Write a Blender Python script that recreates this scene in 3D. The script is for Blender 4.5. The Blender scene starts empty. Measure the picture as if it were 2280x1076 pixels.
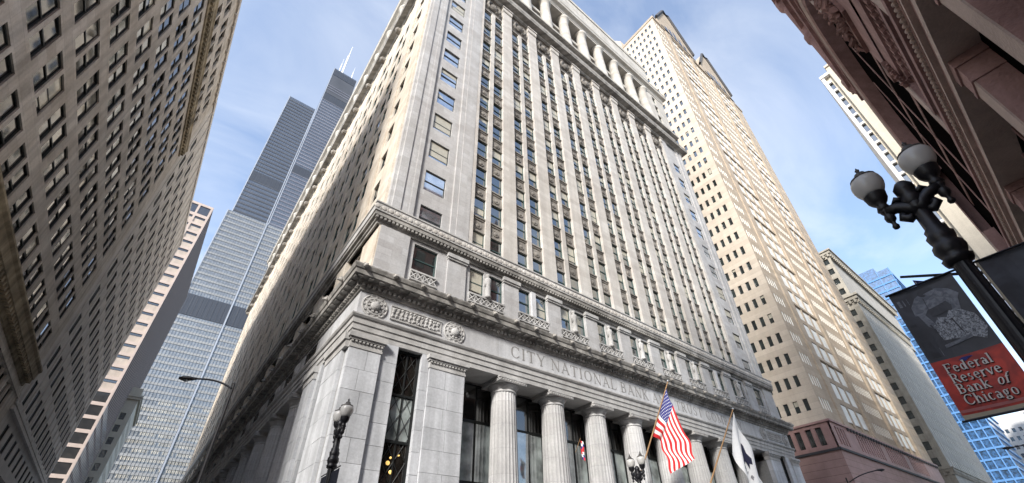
import bpy, math, random
from mathutils import Matrix, Vector
random.seed(7)
SC = bpy.context.scene
COL = SC.collection
R = math.radians

# ------------------------------------------------------------------ camera
CAMZ = 1.7
YAW, PITCH, ROLL = R(39.85145), R(35.50933), R(-2.08142)
FPX, CX, CY, PW, PH = 966.362, 1169.264, 627.448, 2280.0, 1076.0
_f = Vector((math.sin(YAW)*math.cos(PITCH), math.cos(YAW)*math.cos(PITCH), math.sin(PITCH)))
_r = Vector((math.cos(YAW), -math.sin(YAW), 0.0))
_u = _r.cross(_f)
_r2 = _r*math.cos(ROLL) + _u*math.sin(ROLL)
_u2 = -_r*math.sin(ROLL) + _u*math.cos(ROLL)
cam_data = bpy.data.cameras.new('camera')
cam = bpy.data.objects.new('camera', cam_data)
COL.objects.link(cam)
M = Matrix.Identity(4)
for i in range(3):
    M[i][0] = _r2[i]; M[i][1] = _u2[i]; M[i][2] = -_f[i]
M[2][3] = CAMZ
cam.matrix_world = M
cam_data.sensor_fit = 'HORIZONTAL'
cam_data.sensor_width = 36.0
cam_data.lens = 36.0*FPX/PW
cam_data.shift_x = (PW/2-CX)/PW
cam_data.shift_y = (CY-PH/2)/PW
cam_data.clip_start = 0.1
cam_data.clip_end = 6000
SC.camera = cam

def project(p):
    q = Vector(p) - Vector((0, 0, CAMZ))
    d = q.dot(_f)
    if d < 0.1: return None
    return (CX + FPX*q.dot(_r2)/d, CY - FPX*q.dot(_u2)/d, d)

# ------------------------------------------------------------------ world and sun
SUN = Vector((-0.76, -0.46, 0.53)).normalized()      # direction towards the sun
SUN_EL = math.asin(SUN.z)
world = bpy.data.worlds.new('World'); SC.world = world; world.use_nodes = True
nt = world.node_tree; nt.nodes.clear()
wo = nt.nodes.new('ShaderNodeOutputWorld'); bg = nt.nodes.new('ShaderNodeBackground')
sky = nt.nodes.new('ShaderNodeTexSky'); sky.sky_type = 'NISHITA'; sky.sun_disc = False
sky.sun_elevation = SUN_EL; sky.sun_rotation = math.atan2(SUN.x, SUN.y)
sky.air_density = 1.0; sky.dust_density = 1.3; sky.ozone_density = 1.6
tc = nt.nodes.new('ShaderNodeTexCoord'); sp = nt.nodes.new('ShaderNodeSeparateXYZ')
nt.links.new(tc.outputs['Generated'], sp.inputs[0])
mx = nt.nodes.new('ShaderNodeMath'); mx.operation = 'MAXIMUM'; mx.inputs[1].default_value = 0.06
nt.links.new(sp.outputs[2], mx.inputs[0])
dv = nt.nodes.new('ShaderNodeVectorMath'); dv.operation = 'DIVIDE'
cb = nt.nodes.new('ShaderNodeCombineXYZ')
for i in range(3): nt.links.new(mx.outputs[0], cb.inputs[i])
nt.links.new(tc.outputs['Generated'], dv.inputs[0]); nt.links.new(cb.outputs[0], dv.inputs[1])
mp = nt.nodes.new('ShaderNodeMapping'); mp.inputs['Scale'].default_value = (0.9, 1.5, 1.0); mp.inputs['Rotation'].default_value = (0, 0, R(35))
nt.links.new(dv.outputs[0], mp.inputs[0])
nz = nt.nodes.new('ShaderNodeTexNoise'); nz.inputs['Scale'].default_value = 1.3; nz.inputs['Detail'].default_value = 10; nz.inputs['Roughness'].default_value = 0.56; nz.inputs['Distortion'].default_value = 0.6
nt.links.new(mp.outputs[0], nz.inputs['Vector'])
rp = nt.nodes.new('ShaderNodeValToRGB'); rp.color_ramp.elements[0].position = 0.40; rp.color_ramp.elements[1].position = 0.78
rp.color_ramp.elements[0].color = (0.03, 0.03, 0.03, 1); rp.color_ramp.elements[1].color = (0.6, 0.6, 0.6, 1)
nt.links.new(nz.outputs['Fac'], rp.inputs[0])
mix = nt.nodes.new('ShaderNodeMixRGB'); mix.inputs[2].default_value = (3.4, 3.5, 3.65, 1)
hz = nt.nodes.new('ShaderNodeMixRGB'); hz.inputs[0].default_value = 0.14; hz.inputs[2].default_value = (1.75, 1.85, 2.05, 1)
nt.links.new(sky.outputs[0], hz.inputs[1])
nt.links.new(rp.outputs[0], mix.inputs[0]); nt.links.new(hz.outputs[0], mix.inputs[1])
nt.links.new(mix.outputs[0], bg.inputs[0]); nt.links.new(bg.outputs[0], wo.inputs[0])
bg.inputs[1].default_value = 0.15
sun_data = bpy.data.lights.new('sun', 'SUN'); sun_data.energy = 2.25; sun_data.angle = R(9.0); sun_data.color = (1.0, 0.96, 0.90)
sun = bpy.data.objects.new('sun', sun_data); COL.objects.link(sun)
sun.location = (-200, -120, 200)
sun.rotation_euler = SUN.to_track_quat('Z', 'Y').to_euler()
SC.view_settings.view_transform = 'Standard'; SC.view_settings.look = 'None'
SC.view_settings.gamma = 1; SC.view_settings.use_curve_mapping = False
SC.view_settings.exposure = 1.38
SC.cycles.max_bounces = 6

# ------------------------------------------------------------------ materials
def newmat(name):
    m = bpy.data.materials.new(name); m.use_nodes = True
    return m, m.node_tree, m.node_tree.nodes['Principled BSDF']
def L(nt, a, b): nt.links.new(a, b)
def wallvec(nt, sx=1.0, sz=1.0):
    g = nt.nodes.new('ShaderNodeNewGeometry'); s = nt.nodes.new('ShaderNodeSeparateXYZ'); L(nt, g.outputs['Position'], s.inputs[0])
    a = nt.nodes.new('ShaderNodeMath'); a.operation = 'ADD'; L(nt, s.outputs[0], a.inputs[0]); L(nt, s.outputs[1], a.inputs[1])
    b = nt.nodes.new('ShaderNodeMath'); b.operation = 'MULTIPLY'; b.inputs[1].default_value = sx; L(nt, a.outputs[0], b.inputs[0])
    c = nt.nodes.new('ShaderNodeMath'); c.operation = 'MULTIPLY'; c.inputs[1].default_value = sz; L(nt, s.outputs[2], c.inputs[0])
    k = nt.nodes.new('ShaderNodeCombineXYZ'); L(nt, b.outputs[0], k.inputs[0]); L(nt, c.outputs[0], k.inputs[1])
    return k.outputs[0], g
def mulcol(nt, a, b, fac=1.0):
    m = nt.nodes.new('ShaderNodeMixRGB'); m.blend_type = 'MULTIPLY'; m.inputs[0].default_value = fac
    L(nt, a, m.inputs[1]); L(nt, b, m.inputs[2]); return m.outputs[0]
def ramp(nt, src, p0, c0, p1, c1):
    r = nt.nodes.new('ShaderNodeValToRGB'); e = r.color_ramp.elements
    e[0].position = p0; e[0].color = (*c0, 1) if not isinstance(c0, (int, float)) else (c0, c0, c0, 1)
    e[1].position = p1; e[1].color = (*c1, 1) if not isinstance(c1, (int, float)) else (c1, c1, c1, 1)
    L(nt, src, r.inputs[0]); return r.outputs[0]
def stone(name, col, var=0.16, brick=None, mortar=0.6, streak=0.25, rough=0.85, bump=0.25, grain=9.0, objvar=0.0, tint=None, spec=0.3):
    m, nt, b = newmat(name)
    v, g = wallvec(nt)
    n1 = nt.nodes.new('ShaderNodeTexNoise'); n1.inputs['Scale'].default_value = 0.55; n1.inputs['Detail'].default_value = 6; n1.inputs['Roughness'].default_value = 0.65
    L(nt, g.outputs['Position'], n1.inputs['Vector'])
    c1 = tint or tuple(c*(1-2*var) for c in col)
    base = ramp(nt, n1.outputs['Fac'], 0.3, c1, 0.68, tuple(min(0.95, c*(1+var)) for c in col))
    if streak:
        vs, _ = wallvec(nt, 1.6, 0.07)
        n2 = nt.nodes.new('ShaderNodeTexNoise'); n2.inputs['Scale'].default_value = 1.0; n2.inputs['Detail'].default_value = 5
        L(nt, vs, n2.inputs['Vector'])
        base = mulcol(nt, base, ramp(nt, n2.outputs['Fac'], 0.36, 1-streak, 0.6, 1.0))
    ht = None
    if brick:
        bw, bh, ms = brick
        t = nt.nodes.new('ShaderNodeTexBrick'); t.inputs['Scale'].default_value = 1.0
        t.inputs['Brick Width'].default_value = bw; t.inputs['Row Height'].default_value = bh; t.inputs['Mortar Size'].default_value = ms
        t.inputs['Mortar Smooth'].default_value = 0.2
        t.inputs['Color1'].default_value = (1, 1, 1, 1); t.inputs['Color2'].default_value = (0.84, 0.83, 0.82, 1)
        t.inputs['Mortar'].default_value = (mortar, mortar, mortar, 1)
        L(nt, v, t.inputs['Vector'])
        base = mulcol(nt, base, t.outputs['Color'])
    if objvar:
        oi = nt.nodes.new('ShaderNodeObjectInfo')
        base = mulcol(nt, base, ramp(nt, oi.outputs['Random'], 0.0, 1-objvar, 1.0, 1.0))
    n3 = nt.nodes.new('ShaderNodeTexNoise'); n3.inputs['Scale'].default_value = grain; n3.inputs['Detail'].default_value = 5
    L(nt, g.outputs['Position'], n3.inputs['Vector'])
    base = mulcol(nt, base, ramp(nt, n3.outputs['Fac'], 0.3, 0.86, 0.7, 1.0))
    L(nt, base, b.inputs['Base Color'])
    bp = nt.nodes.new('ShaderNodeBump'); bp.inputs['Strength'].default_value = bump; bp.inputs['Distance'].default_value = 0.03
    L(nt, n3.outputs['Fac'], bp.inputs['Height']); L(nt, bp.outputs[0], b.inputs['Normal'])
    b.inputs['Roughness'].default_value = rough; b.inputs['Specular IOR Level'].default_value = spec
    return m
def plain(name, col, rough=0.6, metal=0.0, var=0.12, scale=6.0, spec=0.4, coat=0.0):
    m, nt, b = newmat(name)
    g = nt.nodes.new('ShaderNodeNewGeometry')
    n = nt.nodes.new('ShaderNodeTexNoise'); n.inputs['Scale'].default_value = scale; n.inputs['Detail'].default_value = 4
    L(nt, g.outputs['Position'], n.inputs['Vector'])
    L(nt, ramp(nt, n.outputs['Fac'], 0.3, tuple(c*(1-var) for c in col), 0.7, tuple(min(1, c*(1+var)) for c in col)), b.inputs['Base Color'])
    b.inputs['Roughness'].default_value = rough; b.inputs['Metallic'].default_value = metal; b.inputs['Specular IOR Level'].default_value = spec
    b.inputs['Coat Weight'].default_value = coat
    return m
def glass(name, col=(0.02, 0.025, 0.03), rough=0.04, spec=0.8, var=0.5, wob=0.02, ior=1.6, refl=0.16):
    m, nt, b = newmat(name)
    oi = nt.nodes.new('ShaderNodeObjectInfo')
    g = nt.nodes.new('ShaderNodeNewGeometry')
    n = nt.nodes.new('ShaderNodeTexNoise'); n.inputs['Scale'].default_value = 0.9; n.inputs['Detail'].default_value = 3
    L(nt, g.outputs['Position'], n.inputs['Vector'])
    c = ramp(nt, n.outputs['Fac'], 0.35, tuple(x*(1-var) for x in col), 0.65, tuple(x*(1+var*1.5) for x in col))
    c = mulcol(nt, c, ramp(nt, oi.outputs['Random'], 0, 0.55, 1, 1.0))
    L(nt, c, b.inputs['Base Color'])
    b.inputs['Roughness'].default_value = rough; b.inputs['Specular IOR Level'].default_value = spec; b.inputs['IOR'].default_value = ior
    bp = nt.nodes.new('ShaderNodeBump'); bp.inputs['Strength'].default_value = wob; bp.inputs['Distance'].default_value = 0.05
    L(nt, n.outputs['Fac'], bp.inputs['Height']); L(nt, bp.outputs[0], b.inputs['Normal'])
    gl = nt.nodes.new('ShaderNodeBsdfGlossy'); gl.inputs['Color'].default_value = (0.9, 0.95, 1.0, 1); gl.inputs['Roughness'].default_value = rough
    L(nt, bp.outputs[0], gl.inputs['Normal'])
    ms = nt.nodes.new('ShaderNodeMixShader'); ms.inputs[0].default_value = refl
    L(nt, b.outputs[0], ms.inputs[1]); L(nt, gl.outputs[0], ms.inputs[2]); L(nt, ms.outputs[0], nt.nodes['Material Output'].inputs[0])
    return m

MAT = dict(
  base=stone('base_limestone', (0.62, 0.635, 0.66), var=0.09, streak=0.22, objvar=0.17, bump=0.2),
  basew=stone('base_wall', (0.60, 0.61, 0.625), var=0.08, brick=(1.7, 0.62, 0.012), mortar=0.55, streak=0.14),
  joint=plain('dark_joint', (0.26, 0.26, 0.255), 0.95),
  column=stone('column_limestone', (0.54, 0.54, 0.54), var=0.10, brick=(9.0, 1.45, 0.012), mortar=0.7, streak=0.3),
  entab=stone('entablature_stone', (0.54, 0.535, 0.525), var=0.10, streak=0.22, brick=(2.2, 9.0, 0.01), mortar=0.75),
  frieze=stone('frieze_stone', (0.60, 0.61, 0.63), var=0.09, streak=0.2, brick=(2.6, 9.0, 0.01), mortar=0.75),
  soot=stone('sooty_cornice', (0.38, 0.365, 0.34), var=0.26, streak=0.4, grain=5.0, bump=0.6),
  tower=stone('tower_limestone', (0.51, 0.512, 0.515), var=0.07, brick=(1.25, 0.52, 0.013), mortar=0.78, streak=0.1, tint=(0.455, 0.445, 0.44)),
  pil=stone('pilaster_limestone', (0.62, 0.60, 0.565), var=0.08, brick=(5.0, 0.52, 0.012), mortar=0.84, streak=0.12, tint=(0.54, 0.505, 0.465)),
  south=stone('south_limestone_brightened', (0.70, 0.645, 0.565), var=0.08, brick=(5.0, 0.52, 0.012), mortar=0.84, streak=0.15, tint=(0.60, 0.52, 0.42)),  # south face brightness put into the colour, paler and warmer than the front
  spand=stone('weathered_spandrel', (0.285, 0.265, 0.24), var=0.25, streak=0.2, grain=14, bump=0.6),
  cream=stone('colonnade_limestone', (0.60, 0.575, 0.525), var=0.08, streak=0.12, brick=(3.0, 0.7, 0.01), mortar=0.85),
  letter=plain('letter_groove_shade', (0.25, 0.245, 0.24), 0.9),  # dark grey stands in for the shade inside cut letters
  blackmetal=plain('black_metal', (0.016, 0.018, 0.018), 0.45, 0.3),
  greenmetal=plain('green_bronze_frame', (0.05, 0.085, 0.08), 0.5, 0.2),
  darkframe=plain('dark_window_frame', (0.035, 0.04, 0.04), 0.5),
  glass=glass('window_glass', (0.02, 0.028, 0.028), refl=0.2),
  glassb=glass('window_glass_sky_tint', (0.24, 0.27, 0.30), wob=0.01, refl=0.55),  # near-white sky reflection put into the pale base colour
  glassf=glass('office_window_glass', (0.012, 0.014, 0.014), wob=0.01, refl=0.05, spec=0.35),
  darkpane=plain('annex_dark_pane', (0.016, 0.017, 0.018), 0.55, spec=0.12),
  glassg=glass('bank_window_glass', (0.40, 0.45, 0.44), rough=0.07, spec=0.6, wob=0.03, refl=0.2),  # grey-green base paints in reflections, lifting panes in the portico shade
  glassd=glass('dark_transom_glass', (0.02, 0.018, 0.015), rough=0.08, refl=0.06),
  blind=plain('window_blind', (0.42, 0.40, 0.33), 0.6, var=0.1, coat=0.6),
  fed=stone('office_limestone', (0.68, 0.64, 0.595), var=0.10, brick=(1.6, 0.75, 0.014), mortar=0.74, streak=0.28, tint=(0.58, 0.52, 0.455)),
  fedtrim=stone('stained_cornice', (0.40, 0.335, 0.235), var=0.25, streak=0.4),
  annex=stone('annex_limestone', (0.64, 0.61, 0.585), var=0.07, streak=0.12),
  pink=stone('pink_granite_frame', (0.55, 0.46, 0.41), var=0.05, streak=0.0),
  pinkspan=stone('pale_spandrel', (0.52, 0.45, 0.39), var=0.08, streak=0.1),
  brown=stone('brown_granite', (0.15, 0.12, 0.11), var=0.1, streak=0.0, rough=0.9, spec=0.05),
  beige=stone('beige_granite', (0.64, 0.57, 0.48), var=0.05, brick=(60.0, 0.93, 0.03), mortar=0.78, streak=0.05, tint=(0.58, 0.505, 0.42)),
  beigee=stone('beige_granite_trim', (0.50, 0.42, 0.33), var=0.08, brick=(60.0, 0.93, 0.03), mortar=0.8, streak=0.06),
  redgran=stone('red_granite', (0.45, 0.30, 0.28), var=0.08, brick=(60.0, 0.95, 0.035), mortar=0.55, streak=0.06, rough=0.7),
  redgran2=stone('red_granite_smooth', (0.40, 0.25, 0.235), var=0.10, streak=0.08, rough=0.6),
  whitepan=plain('pale_bay_glazing', (0.76, 0.75, 0.70), 0.45, var=0.12, scale=0.7, spec=0.3, coat=0.08),
  grey=stone('grey_stone', (0.50, 0.475, 0.43), var=0.07, brick=(0.7, 40.0, 0.06), mortar=0.85, streak=0.1),
  greytrim=stone('grey_cornice_stone', (0.46, 0.43, 0.37), var=0.12, streak=0.2),
  slate=plain('dark_slate_roof', (0.05, 0.05, 0.055), 0.7),
  blueglass=glass('blue_tower_glass', (0.05, 0.14, 0.31), rough=0.1, var=0.5),
  blueframe=plain('blue_tower_frame', (0.11, 0.26, 0.52), 0.35, 0.2),
  white=stone('white_stone', (0.72, 0.71, 0.69), var=0.05, streak=0.08),
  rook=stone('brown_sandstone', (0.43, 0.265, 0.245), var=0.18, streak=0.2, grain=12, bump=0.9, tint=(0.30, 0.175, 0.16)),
  rookl=stone('pale_lit_brown_stone', (0.60, 0.47, 0.41), var=0.14, streak=0.12, grain=18, bump=0.5),  # lit copy of the sandstone, skylight on pier fronts put into its colour
  rookc=stone('carved_terracotta', (0.33, 0.19, 0.165), var=0.3, streak=0.1, grain=9, bump=1.0),
  creamt=stone('cream_tower_stone', (0.56, 0.51, 0.42), var=0.05, streak=0.08),
  willis=glass('tower_black_glass', (0.055, 0.06, 0.07), rough=0.16, spec=0.8, var=0.3, wob=0.0, refl=0.12),
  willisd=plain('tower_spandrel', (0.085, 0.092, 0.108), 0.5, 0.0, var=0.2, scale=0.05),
  willisl=plain('tower_skylit_spandrel', (0.19, 0.20, 0.245), 0.5, 0.0, var=0.15, scale=0.05),  # lit copy, sky reflected in the right shaft's bands put into colour
  louver=plain('louvre_band', (0.045, 0.055, 0.075), 0.6),
  steel=plain('pale_steel', (0.40, 0.43, 0.48), 0.45, 0.2),
  antenna=plain('white_antenna', (0.8, 0.8, 0.8), 0.5),
  iron=plain('black_cast_iron', (0.010, 0.010, 0.013), 0.42, 0.0, var=0.3, scale=20),
  wood=plain('tan_flag_pole', (0.33, 0.20, 0.10), 0.55),
  asphalt=plain('asphalt', (0.05, 0.05, 0.052), 0.9, var=0.25, scale=2),
  paving=stone('pavement_concrete', (0.48, 0.46, 0.43), var=0.12, streak=0),
  paint=plain('road_paint', (0.75, 0.75, 0.72), 0.7),
  red=plain('flag_red', (0.55, 0.02, 0.025), 0.75, var=0.1), fwhite=plain('flag_white', (0.80, 0.80, 0.80), 0.75, var=0.04),
  fblue=plain('flag_blue', (0.03, 0.035, 0.19), 0.75, var=0.1), ink=plain('flag_ink', (0.02, 0.02, 0.05), 0.8),
  lit=plain('lit_interior', (0.8, 0.55, 0.2), 0.6),
)
def translucent_globe():
    m, nt, b = newmat('ribbed_lamp_glass')
    b.inputs['Base Color'].default_value = (0.72, 0.71, 0.69, 1); b.inputs['Roughness'].default_value = 0.25
    b.inputs['Coat Weight'].default_value = 0.4
    t = nt.nodes.new('ShaderNodeBsdfTranslucent'); t.inputs[0].default_value = (0.55, 0.53, 0.5, 1)
    x = nt.nodes.new('ShaderNodeMixShader'); x.inputs[0].default_value = 0.3
    o = nt.nodes['Material Output']
    L(nt, b.outputs[0], x.inputs[1]); L(nt, t.outputs[0], x.inputs[2]); L(nt, x.outputs[0], o.inputs[0])
    return m
MAT['globe'] = translucent_globe()
MAT['lampcap'] = plain('lamp_cap_metal', (0.07, 0.065, 0.06), 0.5)

# ------------------------------------------------------------------ geometry helpers
class Fc:
    """a facade: u runs along it, n is metres outward, z is up"""
    def __init__(s, axis, pos, out): s.axis, s.pos, s.out = axis, pos, out
    def P(s, u, n, z):
        return (u, s.pos+s.out*n, z) if s.axis == 'x' else (s.pos+s.out*n, u, z)
    def local(s): return Fc(s.axis, 0.0, s.out)
    @property
    def flip(s): return (s.out < 0) if s.axis == 'x' else (s.out > 0)
    @property
    def key(s): return (s.axis, s.out)
class Id:
    flip = False
    def P(s, x, y, z): return (x, y, z)
ID = Id()
class MB:
    def __init__(s, F=ID): s.v = []; s.f = []; s.F = F; s.mi = None
    def pts(s, ps):
        i = len(s.v); s.v.extend(s.F.P(*p) for p in ps); return i
    def face(s, idx): s.f.append(tuple(reversed(idx)) if s.F.flip else tuple(idx))
    def quad(s, a, b, c, d):
        i = s.pts((a, b, c, d)); s.face((i, i+1, i+2, i+3))
    def box(s, u0, u1, n0, n1, z0, z1):
        i = s.pts([(u0, n0, z0), (u1, n0, z0), (u1, n1, z0), (u0, n1, z0), (u0, n0, z1), (u1, n0, z1), (u1, n1, z1), (u0, n1, z1)])
        for q in ((0, 3, 2, 1), (4, 5, 6, 7), (0, 1, 5, 4), (1, 2, 6, 5), (2, 3, 7, 6), (3, 0, 4, 7)): s.face([i+k for k in q])
        return s
    def lathe(s, c, prof, seg=16, axis='z', rmod=None):
        i0 = len(s.v); m = len(prof)
        for (r, h) in prof:
            for k in range(seg):
                a = 2*math.pi*k/seg
                rr = r*(rmod(k) if rmod else 1)
                ca, sa = math.cos(a)*rr, math.sin(a)*rr
                p = (c[0]+ca, c[1]+sa, c[2]+h) if axis == 'z' else ((c[0]+ca, c[1]+h, c[2]+sa) if axis == 'y' else (c[0]+h, c[1]+ca, c[2]+sa))
                s.v.append(s.F.P(*p))
        for j in range(m-1):
            for k in range(seg):
                a = i0+j*seg+k; b = i0+j*seg+(k+1) % seg
                s.face((a, b, b+seg, a+seg))
        s.face([i0+k for k in range(seg)][::-1]); s.face([i0+(m-1)*seg+k for k in range(seg)])
        return s
    def tube(s, path, rad, seg=8):
        n = len(path); i0 = len(s.v)
        P = [Vector(s.F.P(*p)) for p in path]
        rads = rad if isinstance(rad, (list, tuple)) else [rad]*n
        prev = None
        for j in range(n):
            t = (P[min(j+1, n-1)]-P[max(j-1, 0)]).normalized()
            up = prev if prev is not None else (Vector((0, 0, 1)) if abs(t.z) < 0.9 else Vector((1, 0, 0)))
            a = t.cross(up)
            if a.length < 1e-4: a = t.cross(Vector((1, 0, 0)))
            a.normalize(); b = a.cross(t).normalized(); prev = b
            for k in range(seg):
                an = 2*math.pi*k/seg
                s.v.append(tuple(P[j]+a*math.cos(an)*rads[j]+b*math.sin(an)*rads[j]))
        for j in range(n-1):
            for k in range(seg):
                x = i0+j*seg+k; y = i0+j*seg+(k+1) % seg
                s.f.append((x, y, y+seg, x+seg))
        s.f.append(tuple(i0+k for k in range(seg))[::-1]); s.f.append(tuple(i0+(n-1)*seg+k for k in range(seg)))
        return s
    def mesh(s, name, mats):
        me = bpy.data.meshes.new(name); me.from_pydata(s.v, [], s.f)
        for m in (mats if isinstance(mats, (list, tuple)) else [mats]): me.materials.append(m if not isinstance(m, str) else MAT[m])
        if s.mi: me.polygons.foreach_set('material_index', s.mi)
        me.update(); return me
    def build(s, name, mat, parent=None, smooth=False, **kw):
        me = s.mesh(name, mat)
        if smooth: me.polygons.foreach_set('use_smooth', [True]*len(me.polygons))
        return put(name, me, parent, (0, 0, 0), **kw)
WL = {}
def put(name, me, parent=None, loc=(0, 0, 0), rot=None, **kw):
    o = bpy.data.objects.new(name, me); COL.objects.link(o)
    w = Vector(loc); WL[o.name] = w
    if parent is not None: o.parent = parent; o.location = w-WL[parent.name]
    else: o.location = w
    if rot: o.rotation_euler = rot
    for k, v in kw.items(): o[k] = v
    return o
def thing(name, label, cat, loc=(0, 0, 0), group=None):
    kw = dict(label=label, category=cat)
    if group: kw['group'] = group
    return put(name, None, None, loc, **kw)
CACHE = {}
def cached(key, fn):
    if key not in CACHE: CACHE[key] = fn()
    return CACHE[key]
def smooth(me):
    me.polygons.foreach_set('use_smooth', [True]*len(me.polygons)); return me

def wall_grid(F, u0, u1, z0, z1, cols, rows, depth, n=0.0, mb=None):
    mb = mb or MB(F)
    cols = sorted(cols); rows = sorted(rows)
    zz = z0
    for (za, zb) in rows:
        if za > zz: mb.quad((u0, n, zz), (u1, n, zz), (u1, n, za), (u0, n, za))
        uu = u0
        for (ua, ub) in cols:
            mb.quad((uu, n, za), (ua, n, za), (ua, n, zb), (uu, n, zb)); uu = ub
            d = n-depth
            mb.quad((ua, n, za), (ua, d, za), (ua, d, zb), (ua, n, zb)); mb.quad((ub, d, za), (ub, n, za), (ub, n, zb), (ub, d, zb))
            mb.quad((ua, n, za), (ub, n, za), (ub, d, za), (ua, d, za)); mb.quad((ua, d, zb), (ub, d, zb), (ub, n, zb), (ua, n, zb))
        mb.quad((uu, n, za), (u1, n, za), (u1, n, zb), (uu, n, zb)); zz = zb
    if zz < z1: mb.quad((u0, n, zz), (u1, n, zz), (u1, n, z1), (u0, n, z1))
    return mb

def frame_mb(F, w, h, style, off=(0, 0, 0), mb=None):
    mb = mb or MB(F)
    u, n, z = off
    t = 0.07 if style != 'slit' else 0.05
    a, b = u-w/2, u+w/2
    mb.box(a, a+t, n, n+0.09, z, z+h); mb.box(b-t, b, n, n+0.09, z, z+h)
    mb.box(a+t, b-t, n, n+0.09, z, z+t); mb.box(a+t, b-t, n, n+0.09, z+h-t, z+h)
    if style == 'sash': mb.box(a+t, b-t, n, n+0.075, z+h*0.48, z+h*0.48+0.09)
    if style == 'cross':
        mb.box(a+t, b-t, n, n+0.07, z+h*0.62, z+h*0.62+0.06); mb.box(u-0.03, u+0.03, n, n+0.07, z+t, z+h*0.62)
    return mb
def pane_mb(F, w, h, style, off=(0, 0, 0), mb=None):
    mb = mb or MB(F)
    u, n, z = off
    if style == 'sash':
        m = z+h*0.5
        mb.box(u-w/2+0.02, u+w/2-0.02, n-0.03, n+0.02, z+0.02, m); mb.box(u-w/2+0.02, u+w/2-0.02, n-0.03, n+0.05, m, z+h-0.02)
    else: mb.box(u-w/2+0.01, u+w/2-0.01, n-0.03, n+0.03, z+0.01, z+h-0.01)
    return mb
def windows(root, F, items, cap, style='sash', fm='darkframe', gm='glass', blind=0.0, tilt=0.5, name='window'):
    """items (uc, zb, w, h, n): the largest in view are parts of their own, the rest is one mass"""
    def score(it):
        p = project(F.P(it[0], it[4], it[1]+it[3]/2))
        if p is None or not (-60 < p[0] < PW+60 and -60 < p[1] < PH+60): return 0
        q = [project(F.P(it[0]+a*it[2]/2, it[4], it[1]+b*it[3])) for a, b in ((-1, 0), (1, 0), (-1, 1))]
        if None in q: return 0
        return abs((q[1][0]-q[0][0])*(q[2][1]-q[0][1])-(q[1][1]-q[0][1])*(q[2][0]-q[0][0]))
    sc = sorted(((score(it), i) for i, it in enumerate(items)), reverse=True)
    own = {i for s_, i in sc[:cap] if s_ > 0}
    fr, pn = MB(F), MB(F)
    Fl = F.local()
    for i, (uc, zb, w, h, n) in enumerate(items):
        if i in own:
            kf = ('wf', F.key, round(w, 3), round(h, 3), style, fm)
            me = cached(kf, lambda: frame_mb(Fl, w, h, style).mesh(name, fm))
            o = put(name, me, root, F.P(uc, n, zb))
            kp = ('wp', F.key, round(w, 3), round(h, 3), style, gm)
            mp_ = cached(kp, lambda: pane_mb(Fl, w, h, style).mesh('pane', gm))
            tl = R(tilt)
            rot = ((random.gauss(0, tl), 0, random.gauss(0, tl)) if F.axis == 'x' else (0, random.gauss(0, tl), random.gauss(0, tl)))
            put('pane', mp_, o, F.P(uc, n, zb), rot)
            if random.random() < blind:
                k = random.choice((0.25, 0.45, 0.45, 0.8))
                mb_ = cached(('bl', F.key, round(w, 3), round(h, 3), k), lambda: MB(Fl).box(-w/2+0.08, w/2-0.08, 0.0, 0.06, h*(1-k), h-0.07).mesh('blind', 'blind'))
                put('blind', mb_, o, F.P(uc, n, zb))
        else:
            frame_mb(F, w, h, style, (uc, n, zb), fr); pane_mb(F, w, h, style, (uc, n, zb), pn)
    if fr.v:
        o = fr.build(name+'_frames', fm, root, kind='stuff'); pn.build('panes', gm, root, kind='stuff')

def text_mesh(s, size, extrude, mat, align='CENTER', bold=0.0, shear=0.0):
    c = bpy.data.curves.new('lettering', 'FONT'); c.body = s; c.size = size; c.extrude = extrude; c.offset = bold; c.shear = shear
    c.align_x = align; c.resolution_u = 3
    o = bpy.data.objects.new('lettering', c); COL.objects.link(o)
    dg = bpy.context.evaluated_depsgraph_get(); dg.update()
    me = bpy.data.meshes.new_from_object(o.evaluated_get(dg))
    bpy.data.objects.remove(o); me.materials.clear(); me.materials.append(MAT[mat])
    return me


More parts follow.
